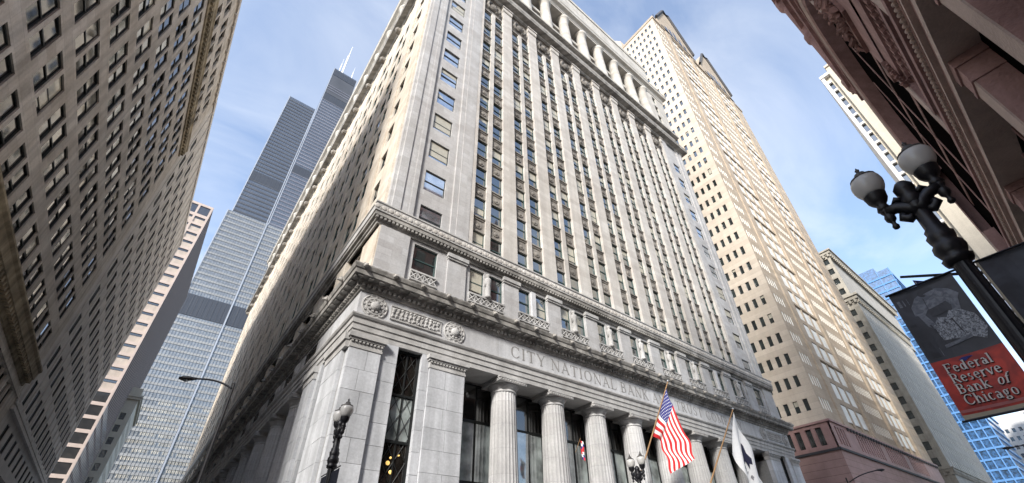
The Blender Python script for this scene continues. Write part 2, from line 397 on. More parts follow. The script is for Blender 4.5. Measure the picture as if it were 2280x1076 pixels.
# ------------------------------------------------------------------ a small serif letter set: thick and thin strokes with serifs
TK, TN = 0.125, 0.055
def _stem(x, y0, y1, w=TK, sb=True, st=True):
    r = [('L', x, y0, x, y1, w)]
    if sb: r.append(('S', x, y0, 0.13))
    if st: r.append(('S', x, y1, 0.13))
    return r
GL = {
 'C': (0.86, [('A', .46, .5, .38, .5, 48, 312), ('L', .74, .98, .74, .72, TN), ('L', .76, .26, .72, .12, TN)]),
 'I': (0.36, _stem(.18, 0, 1)),
 'T': (0.80, _stem(.4, 0, 1, st=False)+[('L', .04, .97, .76, .97, TN), ('L', .05, .98, .05, .78, TN), ('L', .75, .98, .75, .78, TN)]),
 'Y': (0.82, _stem(.41, 0, .45, st=False)+[('L', .08, 1, .41, .43, TK), ('L', .74, 1, .41, .43, TN), ('S', .08, 1, .12), ('S', .74, 1, .11)]),
 'N': (0.88, [('L', .14, 0, .14, 1, TN), ('L', .12, 1, .74, 0, TK), ('L', .74, 0, .74, 1, TN), ('S', .14, 0, .11), ('S', .08, 1, .09), ('S', .74, 1, .11)]),
 'A': (0.84, [('L', .10, 0, .42, 1, TN), ('L', .40, 1, .74, 0, TK), ('L', .2, .34, .62, .34, TN), ('S', .10, 0, .11), ('S', .74, 0, .12)]),
 'O': (0.98, [('A', .49, .5, .41, .5, 0, 360)]),
 'L': (0.68, _stem(.16, 0, 1)+[('L', .16, .03, .62, .03, TN), ('L', .61, .02, .63, .24, TN)]),
 'B': (0.74, _stem(.16, 0, 1)+[('L', .16, .97, .38, .97, TN), ('L', .16, .53, .4, .53, TN), ('L', .16, .03, .4, .03, TN), ('A', .36, .75, .22, .23, -90, 90), ('A', .38, .28, .27, .26, -90, 90)]),
 'K': (0.80, _stem(.16, 0, 1)+[('L', .18, .42, .64, 1, TN), ('L', .32, .6, .7, 0, TK), ('S', .64, 1, .11), ('S', .7, 0, .11)]),
 'D': (0.88, _stem(.16, 0, 1)+[('L', .16, .97, .42, .97, TN), ('L', .16, .03, .42, .03, TN), ('A', .40, .5, .38, .48, -90, 90)]),
 'R': (0.78, _stem(.16, 0, 1)+[('L', .16, .97, .4, .97, TN), ('L', .16, .49, .4, .49, TN), ('A', .38, .73, .23, .25, -90, 90), ('L', .36, .5, .68, 0, TK), ('S', .7, 0, .08)]),
 'U': (0.86, [('L', .16, 1, .16, .33, TK), ('A', .43, .34, .27, .34, 180, 360), ('L', .70, 1, .70, .33, TN), ('S', .16, 1, .13), ('S', .70, 1, .11)]),
 'S': (0.64, [('A', .32, .74, .2, .25, 40, 270), ('A', .32, .26, .22, .26, 90, -140), ('L', .5, .96, .5, .76, TN), ('L', .12, .04, .12, .26, TN)]),
 'M': (1.06, [('L', .14, 0, .16, 1, TN), ('L', .16, 1, .52, .1, TK), ('L', .52, .1, .88, 1, TN), ('L', .88, 1, .92, 0, TK), ('S', .14, 0, .11), ('S', .92, 0, .12), ('S', .1, 1, .09), ('S', .94, 1, .09)]),
 'P': (0.70, _stem(.16, 0, 1)+[('L', .16, .97, .38, .97, TN), ('L', .16, .45, .38, .45, TN), ('A', .36, .71, .24, .27, -90, 90)]),
 'F': (0.66, _stem(.16, 0, 1)+[('L', .16, .97, .6, .97, TN), ('L', .59, .98, .6, .78, TN), ('L', .16, .52, .46, .52, TN), ('L', .46, .62, .46, .42, TN)]),
 'e': (0.60, [('A', .3, .33, .24, .34, 0, 318), ('L', .07, .37, .54, .37, TN)]),
 'd': (0.68, [('A', .29, .33, .22, .33, 0, 360), ('L', .51, 0, .51, 1, TK), ('S', .55, 0, .08), ('S', .46, 1, .08)]),
 'r': (0.50, _stem(.16, 0, .66, st=False)+[('S', .11, .66, .08), ('A', .34, .44, .16, .2, 165, 50)]),
 'a': (0.60, [('A', .26, .19, .19, .2, 0, 360), ('L', .44, 0, .44, .48, TK), ('A', .27, .46, .17, .21, 0, 150), ('S', .5, 0, .07)]),
 'l': (0.34, _stem(.17, 0, 1, st=False)+[('S', .12, 1, .08)]),
 's': (0.48, [('A', .24, .49, .14, .17, 40, 270), ('A', .24, .17, .16, .18, 90, -140)]),
 'v': (0.60, [('L', .08, .66, .3, 0, TK), ('L', .52, .66, .3, 0, TN), ('S', .08, .66, .1), ('S', .52, .66, .09)]),
 'n': (0.68, _stem(.16, 0, .66, st=False)+[('S', .11, .66, .08), ('A', .34, .42, .18, .24, 180, 0), ('L', .52, 0, .52, .42, TK), ('S', .52, 0, .12)]),
 'h': (0.68, _stem(.16, 0, 1, st=False)+[('S', .11, 1, .08), ('A', .34, .42, .18, .24, 180, 0), ('L', .52, 0, .52, .42, TK), ('S', .52, 0, .12)]),
 'k': (0.66, _stem(.16, 0, 1, st=False)+[('S', .11, 1, .08), ('L', .18, .28, .48, .66, TN), ('L', .28, .4, .56, 0, TK), ('S', .5, .66, .09), ('S', .56, 0, .1)]),
 'o': (0.64, [('A', .32, .33, .25, .34, 0, 360)]),
 'f': (0.42, _stem(.16, 0, .76, st=False)+[('A', .32, .76, .16, .22, 180, 50), ('L', .04, .63, .34, .63, TN)]),
 'i': (0.34, _stem(.17, 0, .66, st=False)+[('S', .12, .66, .08), ('L', .17, .82, .17, .94, TK)]),
 'c': (0.56, [('A', .3, .33, .24, .34, 48, 312)]),
 'g': (0.62, [('A', .28, .42, .19, .24, 0, 360), ('A', .29, -.13, .23, .15, 0, 360), ('L', .16, .2, .2, .04, TN), ('L', .44, .6, .56, .66, TN)]),
}
def glyph_mesh(ch, size, ext, mat, sx=1.0, bold=0.0, shear=0.0):
    m = MB()
    def rib(pts, ws):
        i0 = len(m.v); n = len(pts)
        for j, (x, y) in enumerate(pts):
            a = pts[max(0, j-1)]; b = pts[min(n-1, j+1)]
            dx, dy = b[0]-a[0], b[1]-a[1]; l = math.hypot(dx, dy) or 1
            nx, ny = -dy/l*ws[j]/2, dx/l*ws[j]/2
            for (px, py) in ((x+nx, y+ny), (x-nx, y-ny)):
                for z in (ext, -ext): m.v.append(((px+shear*py)*size*sx, py*size, z))
        for j in range(n-1):
            a = i0+4*j; b = a+4
            m.f += [(a, a+2, b+2, b), (a, b, b+1, a+1), (a+2, a+3, b+3, b+2)]
    for st in GL[ch][1]:
        if st[0] == 'L': _, x0, y0, x1, y1, w = st; rib([(x0, y0), (x1, y1)], [w+bold]*2)
        elif st[0] == 'S': _, x, y, h = st; y = y+(0.02 if y < 0.05 else -0.02); rib([(x-h, y), (x+h, y)], [0.045+bold]*2)
        else:
            _, cx, cy, rx, ry, a0, a1 = st; N = 18; P = []; W = []
            for k in range(N+1):
                a = R(a0+(a1-a0)*k/N); c = abs(math.cos(a)); wd = TN+(TK-TN)*c*c
                P.append((cx+(rx-wd/2)*math.cos(a), cy+(ry-TN/2)*math.sin(a))); W.append(wd+bold)
            rib(P, W)
    return m.mesh('letter', mat)
def string_layout(t, track=0.06):
    x = 0; out = []
    for c in t:
        if c == ' ': x += 0.42; continue
        out.append((c, x)); x += GL[c][0]+track
    return out, x

# ================================================================== setting: ground, roads, pavements
def slab(name, boxes, mat):
    mb = MB()
    for b in boxes: mb.box(*b)
    return mb.build(name, mat, kind='structure')
g = MB(); g.quad((-3000, -3000, 0), (3000, -3000, 0), (3000, 3000, 0), (-3000, 3000, 0))
g.build('ground', 'asphalt', kind='structure')
slab('road', [(-400, 700, 0.9, 12.7, -0.2, 0.004), (-8.2, 2.4, 12.7, 600, -0.2, 0.0045)], 'asphalt')
slab('pavement', [(2.4, 57.5, 12.7, 21.6, -0.2, 0.13), (-300, -8.2, 12.7, 22, -0.2, 0.13), (73, 400, 12.7, 21.3, -0.2, 0.13), (4.0, 400, -2.6, 0.9, -0.2, 0.13), (-300, -14, -2.6, 0.9, -0.2, 0.13), (2.4, 5.9, 21.6, 135, -0.2, 0.13), (-11.6, -8.2, 22, 135, -0.2, 0.13), (-8.2, 2.4, 22, 135, -0.2, 0.012)], 'paving')
slab('road_markings', [(x, x+3, 6.75, 6.9, -0.1, 0.008) for x in range(-60, 200, 9)], 'paint')

# ================================================================== the bank building
X0, X1, Y0, YE = 5.7, 56.9, 21.2, 128.0
BAY, XC = 4.28, 31.3
bank = thing('bank_building', 'pale limestone bank tower with giant columns and a carved inscription over them', 'building', (X0, Y0, 0))
FR = Fc('x', Y0, -1); LF = Fc('y', X0, -1)
def ring(mb, prof, x0=X0, x1=X1, y0=Y0, ye=YE, yb=30):
    rows = []
    for n, z in prof:
        rows.append(mb.pts([(x0-n, ye, z), (x0-n, y0-n, z), (x1+n, y0-n, z), (x1+n, y0+yb, z)]))
    for a, b in zip(rows, rows[1:]):
        for k in range(3): mb.f.append((a+k, a+k+1, b+k+1, b+k))
    return mb
bays = [XC+BAY*(k-4) for k in range(9)]
cols_x = [XC+BAY*(k-3.5) for k in range(8)]
LB = 5.15
lbays = [29.75+LB*k for k in range(19)]
lcols = [29.75+LB*(k+0.5) for k in range(18)]
# cores and back walls
MB().box(X0+0.9, X1-0.9, Y0+2.6, YE, 0, 16.5).build('core_wall', 'joint', bank)
MB().box(X0+0.75, X1-0.75, Y0+0.75, YE, 17.0, 71.5).build('tower_core_wall', 'joint', bank)
mb = MB(FR); mb.box(X0, X1, -2.9, -2.03, 0, 13.0); mb.build('back_wall', 'basew', bank)
mb = MB(LF); mb.box(Y0+3, YE, -2.1, -1.75, 0, 13.0); mb.build('side_back_wall', 'basew', bank)
MB(FR).box(X0, X1, -2.0, 0.12, 0, 1.1).build('plinth', 'basew', bank)
MB(LF).box(Y0+0.1, YE, -1.35, 0.14, 0, 1.1).build('side_plinth', 'basew', bank)
MB().box(X0+2.0, X1-0.75, Y0+2.5, YE, 71.5, 84).build('loggia_core_wall', 'joint', bank)
# ashlar piers: each block an object of its own
def block(F, u0, u1, z0, z1, n, d):
    w, h = round(u1-u0, 3), round(z1-z0, 3)
    Fl = F.local()
    me = cached(('blk', F.key, w, h, d), lambda: MB(Fl).box(0.009, w-0.009, -d, 0, 0.009, h-0.009).mesh('stone_block', 'base'))
    put('stone_block', me, bank, F.P(u0, n+random.uniform(-0.006, 0.006), z0))
def pier(F, u0, u1, n, split, z0=1.1, z1=12.2, courses=10, depth=0.4):
    h = (z1-z0)/courses
    for k in range(courses):
        if split and k % 2 == 0: cuts = [u0, u0+(u1-u0)*split, u1]
        elif split: cuts = [u0, u0+(u1-u0)*(1-split), u1]
        else: cuts = [u0, u1]
        for a, b in zip(cuts, cuts[1:]): block(F, a, b, z0+k*h, z0+(k+1)*h, n, depth)
def corner(mir):
    m = (lambda a, b: (a, b)) if not mir else (lambda a, b: (X0+X1-b, X0+X1-a))
    for (a, b, n, sp, zt) in ((5.7, 7.4, 0.16, 0.42, 12.2), (7.4, 8.38, 0.0, 0, 13.0), (9.84, 10.3, 0.0, 0, 13.0), (10.3, 12.62, 0.16, 0.55, 12.2)):
        u0, u1 = m(a, b)
        pier(FR, u0, u1, n, sp, z1=zt, courses=10 if zt < 12.5 else 11, depth=0.45)
        MB(FR).box(u0+0.02, u1-0.02, -2.3, n-0.03, 1.1, zt).build('pier_core', 'joint', bank)
    for (a, b) in ((5.62, 7.5), (10.2, 12.72)):      # moulded pilaster caps
        u0, u1 = m(a, b); c = MB(FR)
        c.box(u0+0.06, u1-0.06, -0.4, 0.2, 12.2, 12.32); c.box(u0+0.08, u1-0.08, -0.4, 0.17, 12.32, 12.62)
        c.box(u0, u1, -0.4, 0.27, 12.62, 12.74); c.box(u0-0.08, u1+0.08, -0.4, 0.36, 12.74, 12.99)
        k = u0+0.1
        while k < u1-0.12: c.box(k, k+0.1, 0.17, 0.25, 12.5, 12.62); k += 0.2
        c.build('pilaster_capital', 'entab', bank)
corner(False); corner(True)
for (a, b, n, sp) in ((Y0, 24.3, 0.16, 0.5), (25.75, 26.3, 0.0, 0), (26.3, 28.3, 0.16, 0.55)):
    u0 = a if a > Y0 else Y0+0.46
    pier(LF, u0, b, n, sp, z1=12.2 if n else 13.0, courses=10 if n else 11, depth=0.45)
    MB(LF).box(u0+0.02, b-0.02, -1.35, n-0.03, 1.1, 12.2 if n else 13).build('pier_core', 'joint', bank)
    if n:
        c = MB(LF); c.box(a-0.05, b+0.05, -0.4, 0.2, 12.2, 12.6); c.box(a-0.1, b+0.1, -0.4, 0.3, 12.6, 12.99); c.build('pilaster_capital', 'entab', bank)
# narrow grille windows in the corner piers
def grille(F, u0, u1, n):
    o = MB(F).box(u0, u1, n-0.2, n-0.12, 1.1, 13.0).build('narrow_window', 'glassd', bank)
    f = MB(F)
    w = u1-u0
    f.box(u0, u0+0.1, n-0.12, n-0.02, 1.1, 13.0); f.box(u1-0.1, u1, n-0.12, n-0.02, 1.1, 13.0)
    f.box((u0+u1)/2-0.03, (u0+u1)/2+0.03, n-0.12, n-0.05, 1.1, 13.0)
    for z in (3.4, 5.6, 8.0, 10.4, 12.9): f.box(u0+0.1, u1-0.1, n-0.12, n-0.03, z-0.06, z+0.06)
    for zz in [1.2+1.18*k for k in range(10)]:      # ornamental X lattice
        for (a, b) in ((u0+0.1, (u0+u1)/2), ((u0+u1)/2, u1-0.1)):
            f.tube([(a, n-0.08, zz), (b, n-0.08, zz+1.18)], 0.017, 4); f.tube([(a, n-0.08, zz+1.18), (b, n-0.08, zz)], 0.017, 4)
    f.build('grille', 'blackmetal', o)
    if F is FR: MB(F).box(u0+0.12, u1-0.12, n-0.118, n-0.112, 8.1, 10.3).build('pane', 'glassg', o)
grille(FR, 8.38, 9.84, -0.25); grille(FR, X0+X1-9.84, X0+X1-8.38, -0.25); grille(LF, 24.3, 25.75, -0.25)
MAT['warmlamp'], _nt, _b = newmat('lit_lamp')
_b.inputs['Base Color'].default_value = (0.9, 0.6, 0.2, 1); _b.inputs['Emission Color'].default_value = (1.0, 0.62, 0.18, 1); _b.inputs['Emission Strength'].default_value = 0.35
lp_ = thing('interior_lamp', 'warm glowing lamp inside the narrow corner window of the bank', 'lamp', (9.1, Y0+0.34, 6.5))
for (x, z, w, h) in ((8.85, 7.0, 0.55, 0.09), (8.95, 7.25, 0.3, 0.14), (9.35, 7.4, 0.22, 0.2), (9.05, 6.6, 0.5, 0.07)):
    MB(FR).lathe((x, -0.36, z), [(w*0.14, 0), (w*0.2, h*0.1), (w*0.15, h*0.4), (0.02, h*0.5)], 8, axis='y').build('glowing_shade', 'warmlamp', lp_)
# tall bank windows behind the columns
def bankwin(F, uc, w, n, mainw):
    f = MB(F); z0, z1 = 1.1, 12.85
    f.box(uc-w/2, uc-w/2+0.09, n, n+0.12, z0, z1); f.box(uc+w/2-0.09, uc+w/2, n, n+0.12, z0, z1)
    f.box(uc-w/2+0.09, uc+w/2-0.09, n, n+0.12, z1-0.09, z1)
    cw = w/3
    for k in (1, 2): f.box(uc-w/2+cw*k-0.045, uc-w/2+cw*k+0.045, n, n+0.11, z0, z1-0.09)
    zs = [1.1, 3.9, 6.9, 10.45, 12.85]
    for z in zs[1:-1]: f.box(uc-w/2+0.09, uc+w/2-0.09, n, n+0.13, z-0.08, z+0.08)
    o = f.build('bank_window', 'blackmetal', bank)
    Fl = F.local()
    for j in range(len(zs)-1):
        h = zs[j+1]-zs[j]
        for k in range(3):
            gm = 'glassd' if j == 3 else 'glassg'
            me = cached(('bp', F.key, round(cw, 2), round(h, 2), gm), lambda: MB(Fl).box(-cw/2+0.03, cw/2-0.03, -0.02, 0.02, 0, h).mesh('pane', gm))
            put('pane', me, o, F.P(uc-w/2+cw*(k+0.5), n+0.04, zs[j]), ((random.gauss(0, R(0.6)), 0, random.gauss(0, R(0.8))) if F.axis == 'x' else (0, random.gauss(0, R(0.6)), random.gauss(0, R(0.8)))))
for u in bays: bankwin(FR, u, 3.7, -2.0, True)
for u in lbays[:12]: bankwin(LF, u, 2.9, -1.73, False)
# fluted columns
def column_parts(F, rb, rt, zb, zt):
    Fl = Fc('x', 0, -1)
    fl = lambda k: 1.0 if k % 4 == 0 else (0.955 if k % 4 == 2 else 0.968)
    sh = [(rb, 0), (rb*0.995, (zt-zb)*0.3), ((rb*0.45+rt*0.55), (zt-zb)*0.7), (rt, zt-zb)]
    shaft = MB().lathe((0, 0, zb), sh, 96, rmod=fl).mesh('column', 'column')
    cap = MB().lathe((0, 0, zt), [(rt*1.0, 0), (rt*1.06, 0.03), (rt*1.06, 0.09), (rt*0.99, 0.1), (rt*1.0, 0.22), (rt*1.08, 0.24), (rt*1.09, 0.3), (rt*1.22, 0.45), (rt*1.3, 0.52)], 32)
    cap = cap.mesh('capital', 'column'); smooth(cap)
    a = rt*1.36
    ab = MB().box(-a, a, -a, a, zt+0.52, zt+0.70); ab.box(-a-0.05, a+0.05, -a-0.05, a+0.05, zt+0.70, zt+0.80)
    kk = -a+0.06
    while kk < a-0.1:
        ab.box(kk, kk+0.09, -a-0.04, -a+0.02, zt+0.58, zt+0.68); ab.box(-a-0.04, -a+0.02, kk, kk+0.09, zt+0.58, zt+0.68); kk += 0.19
    ab = ab.mesh('abacus', 'entab')
    bs = MB().lathe((0, 0, zb-0.35), [(rb*1.25, 0), (rb*1.3, 0.08), (rb*1.22, 0.18), (rb*1.1, 0.22), (rb*1.12, 0.3), (rb, 0.35)], 32).mesh('base', 'column')
    return shaft, cap, ab, bs
CP = column_parts(FR, 0.94, 0.80, 1.45, 12.19)
def put_column(x, y):
    o = put('column', CP[0], bank, (x, y, 0))
    put('capital', CP[1], o, (x, y, 0)); put('abacus', CP[2], o, (x, y, 0)); put('column_base', CP[3], o, (x, y, 0))
for x in cols_x: put_column(x, Y0+0.98)
for y in lcols: put_column(X0+0.95, y)
# entablature
mb = MB()
ring(mb, [(-2.3, 13.0), (0.0, 13.0), (0.0, 13.32), (0.06, 13.33), (0.06, 13.66), (0.12, 13.67), (0.12, 13.98), (0.2, 14.02), (0.26, 14.12), (0.26, 14.2), (0.0, 14.22)])
mb.build('architrave', 'entab', bank)
ring(MB(), [(0.0, 14.22), (0.0, 15.72)]).build('frieze', 'frieze', bank)
mb = MB()
ring(mb, [(0.0, 15.72), (0.1, 15.75), (0.12, 15.88), (0.16, 15.9), (0.16, 16.12), (0.30, 16.16), (0.34, 16.3), (0.72, 16.34), (0.74, 16.62), (0.80, 16.66), (0.88, 16.86), (0.88, 16.93), (0.1, 17.05), (-0.4, 17.06)])
mb.build('cornice', 'soot', bank)
d = MB()
u = X0-0.1
while u < X1+0.1: FRp = FR; d.F = FR; d.box(u, u+0.17, 0.15, 0.3, 15.92, 16.12); u += 0.31
d.F = LF; u = Y0-0.1
while u < YE-20: d.box(u, u+0.17, 0.15, 0.3, 15.92, 16.12); u += 0.31
d.build('dentil_course', 'soot', bank, kind='stuff')
d = MB(FR); u = X0-0.5
while u < X1+0.5: d.box(u, u+0.26, 0.34, 0.64, 16.23, 16.34); u += 0.62
d.F = LF; u = Y0-0.5
while u < YE-20: d.box(u, u+0.26, 0.34, 0.64, 16.23, 16.34); u += 0.62
d.build('modillion_course', 'soot', bank, kind='stuff')
def lion(F):
    m = MB(Fc(F.axis, 0, F.out))
    m.lathe((0, -0.02, 0), [(0.02, 0), (0.11, 0.02), (0.14, 0.1), (0.11, 0.18), (0.06, 0.24), (0.02, 0.25)], 8, axis='y')
    m.box(-0.13, -0.07, 0.04, 0.14, 0.08, 0.16); m.box(0.07, 0.13, 0.04, 0.14, 0.08, 0.16); m.box(-0.05, 0.05, 0.15, 0.3, -0.08, 0.0)
    return m.mesh('lion_head', 'lion')
MAT['lion'] = stone('lion_stone', (0.42, 0.40, 0.37))
lh = lion(FR)
u = X0-0.3
while u < X1+0.6: put('lion_head', lh, bank, FR.P(u, 0.85, 16.80)); u += 1.765
lh2 = lion(LF); u = Y0+1.2
while u < 80: put('lion_head', lh2, bank, LF.P(u, 0.85, 16.80)); u += 2.57
# cornice antefix cresting along the top edge
d = MB(FR); u = X0-0.8
while u < X1+0.8: d.box(u, u+0.16, 0.74, 0.82, 16.9, 17.0); u += 0.42
d.build('cresting', 'soot', bank, kind='stuff')
# roundels and carved panels on the frieze
def roundel(F):
    m = MB(Fc(F.axis, 0, F.out))
    m.lathe((0, 0, 0), [(0.76, -0.02), (0.76, 0.05), (0.70, 0.08), (0.66, 0.04), (0.56, 0.04), (0.54, 0.09), (0.46, 0.10), (0.42, 0.05), (0.30, 0.06), (0.27, 0.16), (0.19, 0.24), (0.06, 0.28)], 28, axis='y')
    for k in range(12):
        a = k*math.pi/6; m.box(0.61*math.cos(a)-0.05, 0.61*math.cos(a)+0.05, 0.03, 0.09, 0.61*math.sin(a)-0.05, 0.61*math.sin(a)+0.05)
    for k in range(10):
        a = k*math.pi/5; m.box(0.36*math.cos(a)-0.06, 0.36*math.cos(a)+0.06, 0.04, 0.13, 0.36*math.sin(a)-0.06, 0.36*math.sin(a)+0.06)
    return m.mesh('roundel', 'entab')
rd = roundel(FR)
for u in (6.62, 11.78, X0+X1-11.78, X0+X1-6.62): put('roundel', rd, bank, FR.P(u, 0.0, 14.97))
for (a, b) in ((7.55, 10.85), (X0+X1-10.85, X0+X1-7.55)):
    m = MB(FR); m.box(a, b, 0, 0.045, 14.52, 15.42); k = a+0.18
    m.box(a, b, 0.045, 0.09, 14.52, 14.58); m.box(a, b, 0.045, 0.09, 15.36, 15.42)
    rr = random.Random(3)
    while k < b-0.2:
        for z in (14.75, 15.0, 15.22): m.lathe((k+rr.uniform(-0.05, 0.05), 0.04, z+rr.uniform(-0.05, 0.05)), [(0.10, 0), (0.08, 0.05), (0.03, 0.08)], 6, axis='y')
        m.tube([(k-0.1, 0.06, 14.66), (k, 0.07, 15.0), (k+0.12, 0.06, 15.3)], 0.03, 5); k += 0.26
    m.build('carved_panel', 'entab', bank)
rdl = roundel(LF)
for k, u in enumerate(lbays[:14]):
    m = MB(LF); m.box(u-1.25, u+1.25, -0.3, 0.012, 14.45, 15.6); m.build('frieze_window', 'glassd', bank)
    m = MB(LF)
    uu = u+LB/2
    m.box(uu-1.2, uu+1.2, 0, 0.07, 14.4, 15.6); m.lathe((uu, 0.05, 15.0), [(0.5, 0), (0.45, 0.1), (0.2, 0.2), (0.05, 0.22)], 14, axis='y')
    m.build('carved_panel', 'entab', bank)
# inscription
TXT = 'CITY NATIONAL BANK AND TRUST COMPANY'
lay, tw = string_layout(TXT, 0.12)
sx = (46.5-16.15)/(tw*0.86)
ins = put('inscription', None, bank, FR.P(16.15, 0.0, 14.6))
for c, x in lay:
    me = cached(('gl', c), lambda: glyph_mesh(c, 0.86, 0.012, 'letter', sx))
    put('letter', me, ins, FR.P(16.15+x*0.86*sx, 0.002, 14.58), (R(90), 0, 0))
# mezzanine storey
mez = MB(FR)
cw_ = [(8.42, 10.15)]+[(u+s-0.6, u+s+0.6) for u in bays for s in (-0.84, 0.84)]+[(X0+X1-10.15, X0+X1-8.42)]
wall_grid(FR, X0+0.35, X1, 16.9, 20.9, cw_, [(18.45, 20.65)], 0.3, n=-0.12, mb=mez)
mez.build('mezzanine_wall', 'tower', bank)
m2 = MB(LF); lw_ = [(24.3, 25.9)]+[(u+s-0.6, u+s+0.6) for u in lbays for s in (-0.95, 0.95)]
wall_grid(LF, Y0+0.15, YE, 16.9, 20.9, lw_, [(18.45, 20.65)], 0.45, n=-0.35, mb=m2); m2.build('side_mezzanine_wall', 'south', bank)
for k in range(10):
    u = XC+BAY*(k-4.5)
    a, b = (u-0.69, u+0.69)
    if k == 0: a, b = 10.9, 12.35
    if k == 9: a, b = X0+X1-12.35, X0+X1-10.9
    m = MB(FR); m.box(a, b, -0.15, 0.02, 17.0, 20.55); m.build('mezzanine_pier', 'tower', bank)
    c = MB(FR); c.box(a-0.05, b+0.05, -0.15, 0.12, 20.45, 20.6); c.box(a-0.1, b+0.1, -0.15, 0.2, 20.6, 20.9); c.build('pier_cap', 'entab', bank)
MB(FR).box(X0+0.3, 8.0, -0.15, 0.05, 17.0, 20.9).build('mezzanine_pier', 'tower', bank)
MB(FR).box(X0+X1-8.0, X1-0.02, -0.15, 0.05, 17.0, 20.9).build('mezzanine_pier', 'tower', bank)
for k in range(16):
    u = 29.75+LB*(k-0.5)
    MB(LF).box(u-0.9, u+0.9, -0.35, 0.06, 17.0, 20.9).build('mezzanine_pier', 'south', bank)
MB(LF).box(Y0+0.01, 23.9, -0.33, -0.2, 17.0, 20.9).build('mezzanine_pier', 'south', bank)
# pierced balustrades and statues
def balus(w):
    m = MB(Fc('x', 0, -1)); m.box(-w/2, w/2, -0.05, 0.07, 0.0, 0.08); m.box(-w/2, w/2, -0.05, 0.09, 0.62, 0.74)
    nn = max(2, int(round(w/0.5))); s = w/nn
    for k in range(nn):
        a = -w/2+k*s; m.tube([(a, 0.03, 0.08), (a+s, 0.03, 0.62)], 0.045, 5); m.tube([(a+s, 0.03, 0.08), (a, 0.03, 0.62)], 0.045, 5)
        m.box(a-0.03, a+0.03, -0.02, 0.05, 0.08, 0.62)
    m.box(-w/2, w/2, -0.09, -0.06, 0.0, 0.7)
    return m.mesh('balustrade', 'entab')
b1, b2 = balus(1.85), balus(3.0)
for u in [9.285, X0+X1-9.285]: put('balustrade', b1, bank, FR.P(u, -0.03, 17.72))
for u in bays: put('balustrade', b2, bank, FR.P(u, -0.03, 17.72))
def statue():
    m = MB(); m.lathe((0, 0, 0), [(0.26, 0), (0.26, 0.15), (0.2, 0.2), (0.24, 0.6), (0.2, 1.1), (0.27, 1.45), (0.24, 1.62), (0.1, 1.7), (0.09, 1.78), (0.15, 1.88), (0.14, 2.02), (0.05, 2.1)], 12)
    m.lathe((0.22, 0, 0.9), [(0.06, 0), (0.08, 0.3), (0.07, 0.6)], 6); m.lathe((-0.22, -0.03, 0.9), [(0.06, 0), (0.08, 0.3), (0.07, 0.6)], 6)
    return smooth(m.mesh('statue', 'entab'))
st = statue()
for i, u in enumerate(bays):
    if i in (1, 7): MB(FR).box(u-0.2, u+0.2, -0.15, 0.06, 18.45, 20.65).build('mullion_post', 'frieze', bank)
    else: put('statue', st, bank, FR.P(u, 0.02, 18.46))
# upper belt cornice
ring(MB(), [(-0.1, 20.9), (0.0, 20.92), (0.02, 21.1), (0.12, 21.14), (0.14, 21.3), (0.30, 21.36), (0.30, 21.62), (0.36, 21.66), (0.36, 21.7)]).build('belt_cornice', 'soot', bank)
ring(MB(), [(0.36, 21.7), (0.34, 21.72), (0.34, 22.28), (0.40, 22.32), (0.40, 22.42), (-0.6, 22.5)]).build('belt_frieze', 'entab', bank)
d = MB(FR); u = X0-0.3
while u < X1+0.3: d.lathe((u, 0.33, 22.0), [(0.2, 0), (0.17, 0.05), (0.08, 0.07)], 8, axis='y'); d.box(u+0.2, u+0.25, 0.33, 0.38, 21.8, 22.2); u += 0.46
d.build('guilloche_ornament', 'pil', bank, kind='stuff')
d = MB(FR); u = X0-0.2
while u < X1+0.2: d.box(u, u+0.13, 0.13, 0.28, 21.16, 21.34); u += 0.27
d.build('belt_dentil_course', 'soot', bank, kind='stuff')
# tower: plane 0.1 behind the base
TF = Fc('x', Y0+0.1, -1); TL = Fc('y', 6.05, -1)
FZ = [24.45-2.15+3.72*k for k in range(11)]          # sills
TX0, TX1 = 6.05, 56.55
def endbay(mir):
    m = (lambda a, b: (a, b)) if not mir else (lambda a, b: (TX0+TX1-b, TX0+TX1-a))
    u0, u1 = m(7.95, 10.85); ca = [m(8.45, 10.2)]
    wall_grid(TF, u0, u1, 22.4, 66.4, ca, [(z, z+2.15) for z in FZ], 0.4, n=-0.12).build('window_bay_wall', 'tower', bank)
    for a, b, n in ((TX0+0.35, 7.0, 0.10), (7.0, 7.6, 0.02), (7.6, 7.95, 0.06), (10.85, 11.3, 0.06), (11.3, 12.35, 0.12)):
        u0, u1 = m(a, b); MB(TF).box(u0, u1, -0.5, n, 22.4, 66.4).build('corner_pier', 'tower', bank)
endbay(False); endbay(True)
MB().box(TX0+0.12, TX0+0.5, Y0+0.18, Y0+0.8, 22.4, 66.4).build('corner_pier', 'tower', bank)
wf = [((8.45+10.2)/2, z, 1.75, 2.15, -0.32) for z in FZ]+[(TX0+TX1-(8.45+10.2)/2, z, 1.75, 2.15, -0.32) for z in FZ]
wp = []
for k in range(10):
    u = XC+BAY*(k-4.5)
    a, b = u-0.70, u+0.70
    if k == 0: a = 12.35
    if k == 9: b = TX0+TX1-12.35
    MB(TF).box(a, b, -0.7, 0.08, 22.4, 65.2).build('pilaster', 'pil', bank)
    c = MB(TF); c.box(a-0.04, b+0.04, -0.5, 0.17, 65.2, 65.35); c.box(a-0.06, b+0.06, -0.5, 0.2, 65.35, 66.1); c.box(a-0.12, b+0.12, -0.5, 0.3, 66.1, 66.4); c.build('pilaster_capital', 'pil', bank)
for u in bays: MB(TF).box(u-0.24, u+0.24, -0.7, -0.02, 22.4, 62.2).build('mullion_pier', 'pil', bank)
